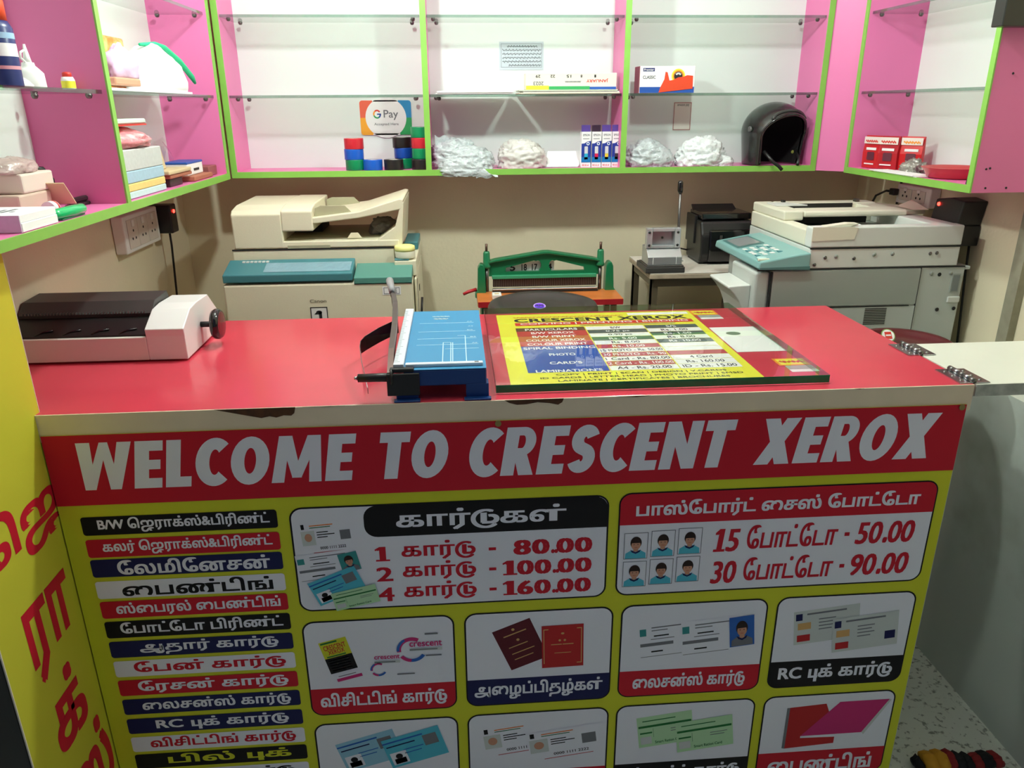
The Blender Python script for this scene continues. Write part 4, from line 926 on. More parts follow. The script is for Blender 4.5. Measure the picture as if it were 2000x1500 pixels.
b.box(.115, .465, 2.478, 2.512, .992, 1.004, mat('green_enamel_light', (60, 150, 110), rough=.35), .002); b.obj('cross_beam', t)
for x in (.098, .478):
    b = B(); b.lathe([(.012, 0), (.015, .006), (.012, .012), (.011, .05), (.008, .056)], (x, 2.49, 1.028), cast_green, 2, 14); b.tube([(x, 2.49, 1.08), (x, 2.49, 1.108)], .0042, mat('rust_steel', (96, 74, 62), rough=.4, metal=.6), 8); b.tube([(x, 2.49, .95), (x, 2.49, 1.03)], .006, dull_steel, 8); b.obj('guide_rod', t)
for s_ in (0, 1):
    x = .080 if not s_ else .508
    b = B(); b.prism([(x-.014, .93), (x-.012, 1.03), (x-.004, 1.043), (x+.006, 1.043), (x+.012, 1.03), (x+.016, .955), (x+.022, .948), (x+.022, .93)] if s_ else [(x-.022, .93), (x-.022, .948), (x-.014, .956), (x-.012, 1.03), (x-.004, 1.043), (x+.006, 1.043), (x+.012, 1.03), (x+.014, .93)], 1, 2.475, 2.515, cast_green, .003); b.obj('side_frame', t)
b = B()
b.box(.118, .465, 2.484, 2.504, .965, .991, mat('pin_row_dark', (46, 36, 30), rough=.5))
for k in range(56): b.box(.121+k*.0061, .1235+k*.0061, 2.4825, 2.4845, .966, .990, dull_steel)
b.obj('punch_pins', t)
b = B(); b.box(.115, .468, 2.47, 2.486, .955, .9605, steel, .001, 1); b.box(.115, .468, 2.465, 2.484, .9485, .9545, mat('die_black', (40, 36, 34), rough=.4)); b.obj('die_bar', t)
b = B(); b.box(.110, .140, 2.375, 2.415, .9485, .964, white_pl, .002); b.box(.118, .132, 2.385, 2.398, .964, .9655, kraft); b.obj('stop_block', t)
b = B(); b.tube([(.062, 2.49, .957), (.035, 2.48, .952), (.018, 2.475, .945)], [.006, .006, .005], wood_red, 8); b.obj('crank_handle', t)
for x, y in ((.085, 2.385), (.085, 2.49), (.505, 2.385), (.505, 2.49)):
    b = B(); b.prism([(x-.018, ZF), (x-.010, .93), (x+.010, .93), (x+.018, ZF)], 1, y-.012, y+.012, cast_green, .002); b.obj('leg', t)
b = B(); put(b, rect(.16, .325, 1.0, 1.045), (0, 2.507, 0), X, Zv, paper)
for s_, x in (('5', .176), ('18', .215), ('17', .25), ('4', .30)): put(b, text_mesh(s_, bold=(.02, .02)), (0, 2.5062, 0), X, Zv, ink, (x, x+.018, 1.014, 1.036))
single(b, 'calendar_page', 'white calendar page hanging behind the green punching machine', 'calendar page', (.24, 2.507, 1.0))

# round topped plastic stools
def stool(label, x, y, top, r, m, badge):
    t = thing('plastic_stool', label, 'stool', (x, y, ZF))
    b = B(); prof = [(r*.995, -.050), (r*1.01, -.03), (r, -.012), (r*.97, -.003), (r*.92, 0), (r*.78, -.002), (r*.74, -.010), (r*.3, -.008), (0, -.008)]
    b.lathe([(q, top+h) for q, h in prof], (x, y, 0), m, 2, 48, cap=False); so = b.obj('seat', t)
    bb = B(); badge(bb, (x, y, top)); bb.obj('badge', so)
    for k in range(4):
        a = PI/4+PI/2*k; ca, sa = math.cos(a), math.sin(a); h = top-ZF
        b = B(); q = r*.80
        def P(rr, w, z): return [(x+ca*rr-sa*w, y+sa*rr+ca*w, z), (x+ca*rr+sa*w, y+sa*rr-ca*w, z), (x+ca*(rr-.02)+sa*w*.8, y+sa*(rr-.02)-ca*w*.8, z), (x+ca*(rr-.02)-sa*w*.8, y+sa*(rr-.02)+ca*w*.8, z)]
        b.faces(P(q, .035, top-.012)+P(r*1.02, .022, ZF+.001), [(3,2,1,0), (4,5,6,7), (0,1,5,4), (1,2,6,5), (2,3,7,6), (3,0,4,7)], m); b.obj('leg', t)
    b = B(); b.tube([(x+r*.9*math.cos(2*PI*k/24), y+r*.9*math.sin(2*PI*k/24), ZF+.32) for k in range(24)], .010, m, 8, closed=True); b.obj('foot_ring', t)
    return t
def oval(bb, p):
    n = Vector((0, -.35, .94)).normalized(); u = Vector((1, 0, 0)); v = n.cross(u)
    c = Vector(p)+Vector((-.015, -.045, -.004)) + n*.006
    put(bb, disc(0, 0, .018, .0155), c, u, v, mat('badge_lilac', (190, 160, 240), rough=.3)); put(bb, disc(0, 0, .015, .0125), c+n*.0006, u, v, mat('badge_violet', (110, 50, 235), rough=.3)); put(bb, text_mesh('PRIME', bold=(.02, .02)), c+n*.0012, u, v, ink, (-.012, .012, -.005, .006))
def shield(bb, p):
    n = Vector((0, -.75, .66)).normalized(); u = Vector((1, 0, 0)); v = n.cross(u)
    c = Vector(p)+Vector((-.04, .015, .006)) + n*.004
    put(bb, disc(0, 0, .019, .019), c, u, v, mat('badge_green', (120, 170, 90), rough=.4)); put(bb, disc(0, 0, .0165, .0165), c+n*.0006, u, v, ink_white); put(bb, rect(-.009, .009, -.010, .010), c+n*.0012, u, v, ink_red); put(bb, rect(-.007, .007, -.002, .002), c+n*.0018, u, v, ink_white)
stool('charcoal round topped plastic stool with violet oval sticker behind the counter', .25, 2.178, .985, .163, chair_dk, oval)
stool('maroon round topped plastic stool beside the grey copier', 1.165, 1.825, .950, .122, maroon_pl, shield)

# ================================================================== goods in the back cabinet
ZS = ZB+.0185; Z1 = 1.566+.0042
tapec = {'red': mat('tape_red', (196, 40, 52), rough=.3), 'blue': mat('tape_blue', (24, 88, 190), rough=.3), 'green': mat('tape_green', (10, 132, 82), rough=.3), 'black': mat('tape_black', (34, 30, 30), rough=.3), 'navy': mat('tape_deep_blue', (22, 70, 160), rough=.3)}
core_m = mat('tape_core', (222, 212, 196), rough=.7)
TR, TH = .0325, .0345
t0 = thing('tape_roll', 'x', 'tape', (0, 0, 0), group='coloured tape rolls in the back cabinet')
b = B(); b.lathe([(.019, 0), (TR, 0), (TR+.0004, .002), (TR+.0004, TH-.002), (TR, TH), (.019, TH)], (0, 0, 0), tapec['red'], 2, 28, cap=False); tb = b.obj('winding', t0, local=True)
b = B(); b.lathe([(.0165, .0005), (.0189, .0005), (.0189, TH-.0005), (.0165, TH-.0005), (.0165, .0005)], (0, 0, 0), core_m, 2, 24, cap=False); b.obj('core', t0, local=True)
rolls = [(-.338, 2.745, 0, 'green', 'bottom green tape roll of the left stack of three'), (-.340, 2.745, 1, 'blue', 'middle blue tape roll of the left stack of three'), (-.338, 2.744, 2, 'red', 'red tape roll topping the left stack of three'),
         (-.277, 2.733, 0, 'blue', 'single bright blue tape roll standing in front between the stacks'), (-.206, 2.733, 0, 'black', 'single black tape roll in front, right of the bright blue roll'),
         (-.172, 2.795, 0, 'green', 'green tape roll half hidden at the bottom of the middle stack'), (-.174, 2.795, 1, 'navy', 'blue tape roll in the middle stack under the black roll'), (-.178, 2.795, 2, 'black', 'black tape roll topping the middle stack'),
         (-.112, 2.738, 0, 'black', 'black tape roll at the bottom of the tall stack beside the green divider'), (-.110, 2.745, 1, 'green', 'lower green tape roll of the tall stack beside the green divider'), (-.110, 2.745, 2, 'red', 'red tape roll in the tall stack beside the green divider'), (-.111, 2.745, 3, 'green', 'green tape roll topping the tall stack beside the green divider')]
for i, (x, y, k, c, lb) in enumerate(rolls):
    r = t0 if i == 0 else copy_tree(t0)
    r.location = (x, y, ZS+k*(TH+.0003)+Z0); r['label'] = lb; r['group'] = 'coloured tape rolls in the back cabinet'
    w_ = [q for q in r.children if q.name.startswith('winding')][0]
    w_.data = w_.data.copy(); w_.data.materials[0] = tapec[c]
# payment sign
YBk = 2.8865
t = thing('payment_sign', 'white payment sign with four coloured corners on the cabinet back', 'sign', (-.235, YBk, 1.438))
b = B(); b.prism(rrect(-.326, -.145, 1.438, 1.554, .010)[0], 1, YBk-.003, YBk, ink_white); b.obj('board', t)
SO = (0, YBk-.0035, 0); SO2 = (0, YBk-.004, 0)
def corner(m, cx, cz, ux, uz):
    b = B(); put(b, rrect(min(ux, cx), max(ux, cx), min(uz, cz), max(uz, cz), .010, corners={(1, 1): '1000', (-1, 1): '0100', (-1, -1): '0010', (1, -1): '0001'}[(1 if ux > cx else -1, 1 if uz > cz else -1)]), SO, X, Zv, m); b.obj('colour_corner', t)
CXm, CZm = -.2355, 1.496
corner(mat('sign_red', (232, 104, 78), rough=.4), CXm, CZm, -.326, 1.554); corner(mat('sign_yellow', (248, 172, 56), rough=.4), CXm, CZm, -.326, 1.438)
corner(mat('sign_blue', (50, 142, 196), rough=.4), CXm, CZm, -.145, 1.554); corner(mat('sign_green', (52, 168, 96), rough=.4), CXm, CZm, -.145, 1.438)
b = B(); put(b, disc(CXm, CZm, .072, .068, 40), SO2, X, Zv, ink_white)
put(b, rect(CXm-.045, CXm+.045, 1.554-.004, 1.5545), SO2, X, Zv, ink_white); put(b, rect(CXm-.048, CXm+.048, 1.4378, 1.443), SO2, X, Zv, ink_white); b.obj('white_oval', t)
b = B(); O3 = (0, YBk-.0045, 0); gc = (-.266, 1.508)
for a0, a1, m in ((35, 130, ink_red), (130, 200, ink_orange), (200, 300, ink_green), (300, 365, ink_blue)): put(b, stroke(arc(*gc, .0115, .0125, a0, a1, 8), .005), O3, X, Zv, m)
put(b, rect(gc[0], gc[0]+.014, gc[1]-.0022, gc[1]+.0022), O3, X, Zv, ink_blue)
put(b, text_mesh('Pay', bold=(.006, .006)), O3, X, Zv, ink_grey, (-.243, -.192, 1.488, 1.522))
put(b, text_mesh('Accepted Here', bold=(.006, .006)), O3, X, Zv, ink_grey, (-.278, -.192, 1.468, 1.479)); b.obj('lettering', t)
# bay two
t = thing('paper_notice', 'small white handwritten notice taped high in the middle bay', 'notice', (.25, YBk, 1.655))
b = B(); b.box(.171, .327, YBk-.0012, YBk, 1.652, 1.743, mat('notice_paper', (190, 200, 208), rough=.6)); b.obj('sheet', t)
b = B(); put(b, frame2(.177, .321, 1.660, 1.737, .001), (0, YBk-.0016, 0), X, Zv, ink_grey)
for k in range(6):
    x0 = .198 if k == 0 else (.205 if k == 5 else .182); x1 = .305 if k == 0 else .318
    pts = [(x0+(x1-x0)*q/60, 1.728-.0122*k+.0028*math.sin(q*2.3+k)+.0018*math.sin(q*5.1+k*2)) for q in range(61)]
    put(b, stroke(pts, .0018), (0, YBk-.0016, 0), X, Zv, ink)
b.obj('handwriting', t)
t = thing('calendar_pad', 'upside down white calendar pad resting on stacked papers in the middle bay', 'calendar', (.41, 2.765, Z1))
b = B(); b.box(.250, .563, 2.745, 2.80, Z1+.013, Z1+.066, mat('calendar_paper', (226, 220, 206), rough=.6), .002, 1); b.obj('pad', t)
b = B(); CY = (0, 2.7445, 0)
def CT(s_, x0, x1, z0, z1, m, bold=(.02, .015)):
    put(b, rot2(put_box(text_mesh(s_, bold=bold), (x0, x1, z0, z1)), ((x0+x1)/2, (z0+z1)/2), 180), CY, X, Zv, m)
def put_box(vf, bx):
    vs, fs = vf; ax0 = min(v[0] for v in vs); ax1 = max(v[0] for v in vs); ay0 = min(v[1] for v in vs); ay1 = max(v[1] for v in vs)
    return [(bx[0]+(v[0]-ax0)/(ax1-ax0)*(bx[1]-bx[0]), bx[2]+(v[1]-ay0)/(ay1-ay0)*(bx[3]-bx[2]), v[2]) for v in vs], fs
CT('JANUARY', .458, .533, Z1+.036, Z1+.048, ink_red); put(b, stroke([(.385+.0011*q, Z1+.038+.003*math.sin(q*1.7)) for q in range(50)], .0016), CY, X, Zv, ink_grey); CT('2023', .277, .312, Z1+.027, Z1+.039, ink_grey)
for s_, x in (('1', .485), ('8', .438), ('15', .39), ('22', .335), ('29', .285)): CT(s_, x, x+(.006 if len(s_) == 1 else .016), Z1+.051, Z1+.060, ink)
put(b, rect(.252, .561, Z1+.0135, Z1+.022), (0, 2.7447, 0), X, Zv, ink_blue); put(b, rect(.300, .470, Z1+.0135, Z1+.024), (0, 2.7444, 0), X, Zv, ink_green); put(b, rect(.252, .33, Z1+.0135, Z1+.026), (0, 2.7442, 0), X, Zv, ink_yel); b.obj('print', t)
b = B(); b.box(.226, .568, 2.712, 2.868, Z1+.0002, Z1+.004, paper2); b.box(.24, .566, 2.714, 2.86, Z1+.0042, Z1+.008, paper); b.box(.226, .560, 2.71, 2.85, Z1+.0082, Z1+.0125, mat('paper_greenish', (196, 204, 186), rough=.7)); single(b, 'paper_stack', 'thin stack of mixed papers under the calendar pad', 'papers', (.4, 2.79, Z1))
b = B(); b.box(-.052, .203, 2.694, 2.86, Z1+.0002, Z1+.0045, paper); b.box(-.048, .205, 2.690, 2.84, Z1+.0047, Z1+.010, paper); single(b, 'paper_stack', 'white blank paper stack on the left of the middle glass shelf', 'papers', (.09, 2.78, Z1))
t = thing('plastic_bag', 'crinkled silver grey plastic bag spilling over the middle bay edge', 'bag', (.02, 2.75, ZS))
b = B(); b.blob((.005, 2.765, ZS+.01), (.078, .05, .066), bag_m, 2, .16, 2.2, 5, 1.1, soft=True); b.blob((.045, 2.742, ZS), (.092, .046, .056), bag_m, 8, .14, 2.4, 5, 1.1, soft=True); b.blob((.035, 2.712, ZS-.022), (.090, .026, .050), bag_m, 5, .14, 2.6, 5, 1.1, soft=True); b.obj('sack', t)
b = B(); b.grid(lambda u, v: (-.062+.10*u, 2.75+.02*math.sin(u*4), ZS+.05+.062*v*(1-u)**.8+.03*u*v+.006*math.sin(u*14+v*3)), 16, 6, bag_m); b.obj('open_mouth', t)
b = B(); b.grid(lambda u, v: (.075+.075*u, 2.692-.004*math.sin(v*3), ZS-.030+.045*v*(1-u)+.006*u+.004*math.sin(u*9+v*5)), 10, 6, bag_m); b.obj('loose_corner', t)
t = thing('plastic_bag', 'milky tied plastic bag beside the silver bag in the middle bay', 'bag', (.20, 2.765, ZS))
b = B(); b.blob((.240, 2.765, ZS), (.082, .055, .070), bag_w, 11, .16, 2.6, 5, .9, soft=True); b.obj('sack', t)
b = B(); b.blob((.268, 2.745, ZS+.068), (.018, .014, .012), bag_w, 4, .3, 5, 3); b.tube([(.250, 2.743, ZS+.062), (.262, 2.737, ZS+.075), (.275, 2.744, ZS+.066)], .003, mat('tie_pink', (226, 176, 178), rough=.5), 6); b.obj('knot', t)
def roll_pts(u, v): return (.315+.14*v*(1-.05*u), 2.785+.035*math.cos(u*3.6+.6), ZS+.036+.035*math.sin(u*3.6-1.3))
b = B(); b.grid(lambda u, v: (.305+.125*v+.03*(1-u), 2.80-.06*u, ZS+.002+.05*(1-u)**2), 8, 6, paper)
b.grid(lambda u, v: (.307+.125*v+.03*(1-u), 2.801-.06*u, ZS+.0005+.05*(1-u)**2), 8, 6, paper); single(b, 'curled_paper', 'white curled paper sheet beside the ink boxes', 'paper', (.38, 2.77, ZS))
inkc = [('cyan', (40, 170, 205), 'leftmost ink bottle box with cyan bottle picture', .4625), ('magenta', (205, 30, 80), 'ink bottle box with magenta bottle picture', .499), ('yellow', (226, 200, 60), 'ink bottle box with yellow bottle picture', .535), ('black', (60, 52, 60), 'rightmost ink bottle box with black bottle picture', .5705)]
it = None
for i, (nm, c, lb, x) in enumerate(inkc):
    t = thing('ink_box', lb, 'ink box', (x, 2.755, ZS), group='ink bottle boxes in the middle bay')
    H_ = .118; W_ = .0165
    b = B(); b.box(-W_, W_, -.016, .016, 0, H_, ink_white); b.box(-W_+.001, W_-.001, -.001, .001, H_, H_+.022, mat('tab_violet', (84, 62, 140), rough=.4) if i != 1 else mat('tab_plum', (52, 30, 52), rough=.4)); b.obj('carton', t, local=True)
    b = B(); F0 = (0, -.0163, 0); F1 = (0, -.0166, 0); F2 = (0, -.0169, 0)
    put(b, ([(-W_, .016), (W_, .016), (W_, .088), (W_*.2, .086), (-W_*.4, .080), (-W_, .079)], [(0,1,2,3,4,5)]), F0, X, Zv, mat('ink_deep_blue', (36, 58, 150), rough=.4)); put(b, rect(-W_, W_, .016, .034), F1, X, Zv, mat('ink_mid_blue', (20, 118, 180), rough=.4))
    put(b, rrect(-.006, .006, .026, .070, .002), F1, X, Zv, mat('bottle_grey', (206, 208, 214), rough=.4)); put(b, rect(-.006, .006, .034, .046), F2, X, Zv, mat('ink_'+nm, c, rough=.4)); put(b, disc(.006, .079, .0055, .0055), F1, X, Zv, ink_white); put(b, disc(.006, .079, .003, .003), F2, X, Zv, ink_blue)
    put(b, text_mesh('EPSON', bold=(.02, .02)), F0, X, Zv, ink_grey, (-.012, .012, .104, .111)); put(b, rect(-.012, .010, .094, .096), F0, X, Zv, ink_grey); put(b, text_mesh('003 65 ml', bold=(.015, .015)), F0, X, Zv, ink_red, (-.013, .010, .004, .010)); b.obj('print', t, local=True)
# bay three
t = thing('tape_dispenser_box', 'white and blue tape dispenser carton with orange picture on the right bay shelf', 'box', (.735, 2.77, Z1))
b = B(); b.box(.640, .830, 2.735, 2.81, Z1+.0003, Z1+.086, ink_white, .001, 1); b.box(.6385, .6398, 2.735, 2.81, Z1+.0003, Z1+.086, mat('carton_pinkish', (204, 166, 168), rough=.6)); b.obj('carton', t)
b = B(); q0, q1, q2, q3 = ((0, 2.7347-.0003*k, 0) for k in range(4))
put(b, rect(.6405, .8295, Z1+.001, Z1+.020), q0, X, Zv, ink_blue); put(b, rect(.650, .690, Z1+.069, Z1+.080), q0, X, Zv, mat('label_navy', (44, 52, 110), rough=.5)); put(b, text_mesh('Premier', bold=(.01, .01)), q1, X, Zv, ink_white, (.653, .687, Z1+.071, Z1+.078)); put(b, text_mesh('CLASSIC', bold=(.015, .012)), q0, X, Zv, ink, (.650, .694, Z1+.046, Z1+.056))
cc = (.772, Z1+.054)
put(b, disc(*cc, .0235, .0235), q0, X, Zv, ink_yel); put(b, disc(*cc, .019, .019), q1, X, Zv, ink_orange); put(b, disc(*cc, .0145, .0145), q2, X, Zv, ink)
for a in (40, 65, 90, 115, 140): put(b, rot2(rect(cc[0]-.0015, cc[0]+.0015, cc[1]+.006, cc[1]+.012), cc, a-90), q3, X, Zv, ink_white)
pl = [(.706, Z1+.002), (.824, Z1+.014), (.823, Z1+.055), (.803, Z1+.057), (.790, Z1+.052), (.772, Z1+.050), (.755, Z1+.042), (.742, Z1+.040), (.734, Z1+.066), (.727, Z1+.068), (.724, Z1+.044), (.712, Z1+.020)]
put(b, (pl, [tuple(range(len(pl)))]), (0, 2.7332, 0), X, Zv, mat('dispenser_orange', (226, 74, 40), rough=.45)); b.obj('print', t)
t = thing('payment_card_sign', 'small portrait payment sign with maroon border in the right bay', 'sign', (.838, YBk, 1.445))
b = B(); b.box(.805, .872, YBk-.0012, YBk, 1.444, 1.542, mat('sign_cream', (222, 214, 206), rough=.6)); b.obj('board', t)
b = B(); put(b, frame2(.8065, .8705, 1.4455, 1.5405, .002), (0, YBk-.0016, 0), X, Zv, mat('sign_maroon', (150, 70, 70), rough=.6)); put(b, text_mesh('amazon pay', bold=(.01, .01)), (0, YBk-.0016, 0), X, Zv, ink_grey, (.818, .862, 1.526, 1.535)); b.obj('print', t)
b = B(); b.blob((.678, 2.765, ZS), (.080, .055, .062), bag_m, 21, .15, 2.4, 5, 1.1, soft=True); b.blob((.725, 2.75, ZS), (.05, .04, .046), bag_m, 23, .15, 2.6, 4, 1.1, soft=True); single(b, 'plastic_bag', 'crinkled silver plastic bag at the left of the right bay', 'bag', (.7, 2.76, ZS))
b = B(); b.blob((.882, 2.758, ZS), (.084, .050, .070), mat('crinkled_white_plastic', (222, 228, 228), rough=.25, spec=.6, bump=.5, bscale=60), 31, .15, 2.4, 5, 1.1, soft=True); b.blob((.955, 2.74, ZS), (.035, .026, .026), MATS['crinkled_white_plastic'], 33, .15, 2.6, 4, 1.1, soft=True); single(b, 'plastic_bag', 'crinkled white plastic bag between the silver bag and the helmet', 'bag', (.88, 2.755, ZS))
# helmet: open face, turned a little to the right
t = thing('motorcycle_helmet', 'black open face motorcycle helmet in the right bay', 'helmet', (1.135, 2.758, ZS), rotz=.30)
def hel(th, ph, r=1.0):
    # th around, ph from the crown down; below the equator the sides run almost straight to the cheek guards
    q = math.sin(min(ph, PI/2)) * (1-.10*max(0, ph-PI/2))
    x = .105*r*q*math.sin(th); y = -.118*r*q*math.cos(th)
    z = .110+.102*r*math.cos(ph) if ph < PI/2 else .110-(ph-PI/2)*.106
    return x, y, z
HM, HC = 1.12, 1.80
def opened(th, ph):
    a = th if th < PI else th-2*PI
    if abs(a) >= HM: return False
    return ph > HC-.86*math.sqrt(1-(a/HM)**2)
def shell(r, m):
    bb = B(); n, k = 128, 64; vs = []; idx = {}
    for j in range(k+1):
        for i in range(n):
            vs.append(hel(2*PI*i/n, .02+2.55*j/k, r))
    fs = []
    for j in range(k):
        for i in range(n):
            th, ph = 2*PI*(i+.5)/n, .02+2.55*(j+.5)/k
            if opened(th, ph): continue
            fs.append((j*n+i, j*n+(i+1) % n, (j+1)*n+(i+1) % n, (j+1)*n+i))
    fs.append(tuple(range(n)))
    bb.faces(vs, fs, m, True); return bb
b = shell(1.0, helmet_m); sh_ = b.obj('shell', t, local=True)
b = shell(.90, helmet_in); b.obj('lining', t, local=True)
b = B()
edge = [hel(-HM, 2.55-i*.083) for i in range(9)] + [hel(-HM*math.cos(PI*i/24), HC-.86*math.sin(PI*i/24)) for i in range(25)] + [hel(HM, HC+.083*(i+1)) for i in range(9)]
b.tube([(x*.985, y*.985, z) for x, y, z in edge], .0055, gloss_black, 8); b.obj('edge_trim', t, local=True)
b = B(); b.tube([(x*1.01, y*1.015, z) for x, y, z in [hel(-.8*math.cos(PI*i/16), HC-.05-.98*math.sin(PI*(.22+.56*i/16))) for i in range(17)]], .006, mat('visor_peak', (58, 60, 58), rough=.2), 8); b.obj('peak_ridge', t, local=True)
b = B(); b.lathe([(.010, 0), (.010, .004), (.007, .006)], (0, 0, 0), mat('snap_grey', (86, 88, 86), rough=.3), 2, 12)
bmesh.ops.transform(b.bm, matrix=Matrix.Translation(hel(-1.5, 1.45, 1.02)) @ Matrix.Rotation(-PI/2, 4, 'Y'), verts=b.bm.verts); b.obj('side_button', t, local=True)
b = B(); b.tube([(-.07, -.045, .05), (-.05, -.075, .015), (-.03, -.085, .0), (-.02, -.09, -.012)], .006, black_pl, 8); b.obj('chin_strap', t, local=True)
b = B(); b.tube([(.07, -.04, .05), (.066, -.07, .02), (.05, -.085, .004)], .006, black_pl, 8); b.obj('chin_strap', t, local=True)
b = B(); b.lathe([(.006, 0), (.005, .002)], (.052, -.05, .045), mat('tag_green', (130, 140, 60), rough=.5), 1, 10); b.obj('tag', t, local=True)

# ================================================================== goods in the left cabinet
t = thing('spray_can', 'dark blue spray can with orange cap on the upper left shelf', 'spray can', (-.828, 1.580, Z1))
b = B(); b.lathe([(.031, 0), (.032, .003), (.032, .10), (.026, .112)], (-.828, 1.580, Z1+.0003), mat('can_blue', (44, 56, 110), rough=.3), 2, 24)
b.lathe([(.0322, .030), (.0322, .036)], (-.828, 1.580, Z1), mat('can_pink', (210, 150, 160), rough=.4), 2, 24, cap=False); b.lathe([(.0322, .082), (.0322, .092)], (-.828, 1.580, Z1), mat('can_sky', (150, 186, 214), rough=.4), 2, 24, cap=False); b.lathe([(.0321, .052), (.0321, .074)], (-.828, 1.580, Z1), ink_white, 2, 24, cap=False); b.obj('can', t)
b = B(); b.lathe([(.026, .112), (.026, .145), (.022, .15)], (-.828, 1.580, Z1), mat('cap_orange', (216, 74, 36), rough=.4), 2, 20); b.obj('cap', t)
t = thing('glue_bottle', 'white plastic glue bottle with thin nozzle beside the blue spray can', 'bottle', (-.838, 1.700, Z1))
b = B(); b.lathe([(.025, 0), (.026, .003), (.025, .028), (.018, .036), (.012, .042), (.011, .048)], (-.838, 1.700, Z1+.0003), white_pl, 2, 20); b.obj('bottle', t)
b = B(); b.lathe([(.008, .048), (.006, .058), (.002, .082)], (-.838, 1.700, Z1), white_pl, 2, 12); b.tube([(-.838, 1.692, Z1+.048), (-.838, 1.677, Z1+.056), (-.838, 1.680, Z1+.066), (-.838, 1.693, Z1+.070)], .0022, white_pl, 6); b.obj('nozzle', t)
b = B(); b.blob((-.84, 1.645, Z1), (.026, .03, .016), white_pl, 41, .2, 4, 3); single(b, 'cotton_wad', 'small white wad between the spray can and the glue bottle', 'wad', (-.84, 1.645, Z1))
t = thing('gum_bottle', 'tiny yellow bottle with red cap on the upper left shelf', 'bottle', (-.815, 1.805, Z1))
b = B(); b.lathe([(.0125, 0), (.0135, .002), (.0135, .018), (.011, .025)], (-.815, 1.805, Z1+.0003), white_pl, 2, 16); b.obj('bottle', t)
b = B(); b.lathe([(.0137, .003), (.0137, .017)], (-.815, 1.805, Z1), ink_yel, 2, 16, cap=False); b.obj('label', t)
b = B(); b.lathe([(.009, .025), (.009, .033), (.006, .035)], (-.815, 1.805, Z1), ink_red, 2, 14); b.obj('cap', t)
# second bay, upper shelf
t = thing('snack_packet', 'orange wrapped packet standing on the second left shelf', 'packet', (-.90, 2.26, Z1+.0065))
b = B(); b.box(-.922, -.884, 2.20, 2.325, Z1+.0065, Z1+.140, mat('packet_orange', (240, 148, 60), rough=.35, dirt=((255, 205, 130), .35, .6), vscale=45), .006); b.obj('wrapper', t)
b = B(); b.blob((-.80, 2.06, Z1+.031), (.03, .070, .055), mat('lilac_cloth', (205, 182, 208), rough=.8, bump=.3, bscale=20), 51, .25, 3, 4, .4); single(b, 'folded_cloth', 'lilac folded cloth leaning beside the orange packet', 'cloth', (-.80, 2.03, Z1))
t = thing('cloth_bundle', 'bright white cloth bundle with green border on the second left shelf', 'cloth', (-.81, 2.31, Z1))
b = B(); b.blob((-.815, 2.335, Z1+.0075), (.055, .160, .098), mat('white_cloth', (244, 246, 246), rough=.8, bump=.2, bscale=15), 55, .16, 2.5, 4, .3, .25); b.obj('bundle', t)
b = B(); b.tube([(-.805, 2.22, Z1+.118), (-.79, 2.29, Z1+.124), (-.785, 2.34, Z1+.119), (-.775, 2.42, Z1+.088), (-.77, 2.50, Z1+.048), (-.768, 2.515, Z1+.032)], [.004, .006, .007, .008, .008, .004], mat('border_green', (40, 200, 140), rough=.6), 8); b.obj('green_border', t)
b = B(); b.box(-.815, -.765, 1.93, 2.08, Z1+.012, Z1+.03, mat('tan_leather', (206, 160, 128), rough=.5), .004, tf=None); single(b, 'tan_pouch', 'tan pouch lying at the left end under the lilac cloth', 'pouch', (-.79, 2.0, Z1))
b = B(); b.box(-.835, -.760, 1.87, 2.45, Z1+.0002, Z1+.006, paper); single(b, 'paper_pad', 'flat white paper pad under the cloth bundle on the second left shelf', 'papers', (-.80, 2.15, Z1))
# first bay, bottom
t = thing('paper_ream', 'thick white paper stack with lilac ends at the front of the left cabinet', 'papers', (-.80, 1.46, ZS))
b = B(); b.box(-.905, -.753, 1.393, 1.520, ZS+.0003, ZS+.016, paper, .001, 1); b.box(-.905, -.755, 1.393, 1.522, ZS+.0163, ZS+.030, paper, .001, 1)
b.box(-.905, -.754, 1.3905, 1.3929, ZS+.0005, ZS+.0297, lav_paper); b.obj('sheets', t)
b = B()
for k in range(9): b.box(-.90+.013*k, -.893+.013*k, 1.42+.01*(k % 3), 1.45+.012*(k % 4), ZS+.0302, ZS+.0304, ink_grey)
b.obj('print', t)
t = thing('stapler', 'glossy green plastic stapler beside the white paper stack', 'stapler', (-.765, 1.59, ZS))
b = B(); b.tube([(-.768, 1.532, ZS+.012), (-.766, 1.545, ZS+.012), (-.763, 1.60, ZS+.012), (-.761, 1.638, ZS+.012), (-.761, 1.648, ZS+.012)], [.006, .0105, .011, .0105, .006], mat('stapler_green', (10, 190, 112), rough=.15, coat=.5), 14); b.obj('body', t)
b = B(); b.box(-.771, -.757, 1.545, 1.64, ZS+.0003, ZS+.003, mat('stapler_dark_green', (8, 110, 70), rough=.3)); b.obj('base', t)
t = thing('wrapped_goods', 'beige cartons wrapped in clear film in the left cabinet', 'package', (-.86, 1.66, ZS))
b = B(); b.box(-.915, -.845, 1.575, 1.70, ZS+.0003, ZS+.045, mat('carton_beige', (206, 184, 166), rough=.5), .004); b.obj('carton', t)
b = B(); b.box(-.918, -.846, 1.60, 1.725, ZS+.0455, ZS+.083, mat('carton_cream', (226, 212, 198), rough=.5), .004); b.obj('carton', t)
b = B(); b.blob((-.885, 1.64, ZS+.0835), (.036, .075, .022), mat('frosted_wrap', (198, 176, 170), rough=.25, bump=.6, bscale=35, spec=.6), 61, .14, 4, 4, .8); b.obj('film', t)
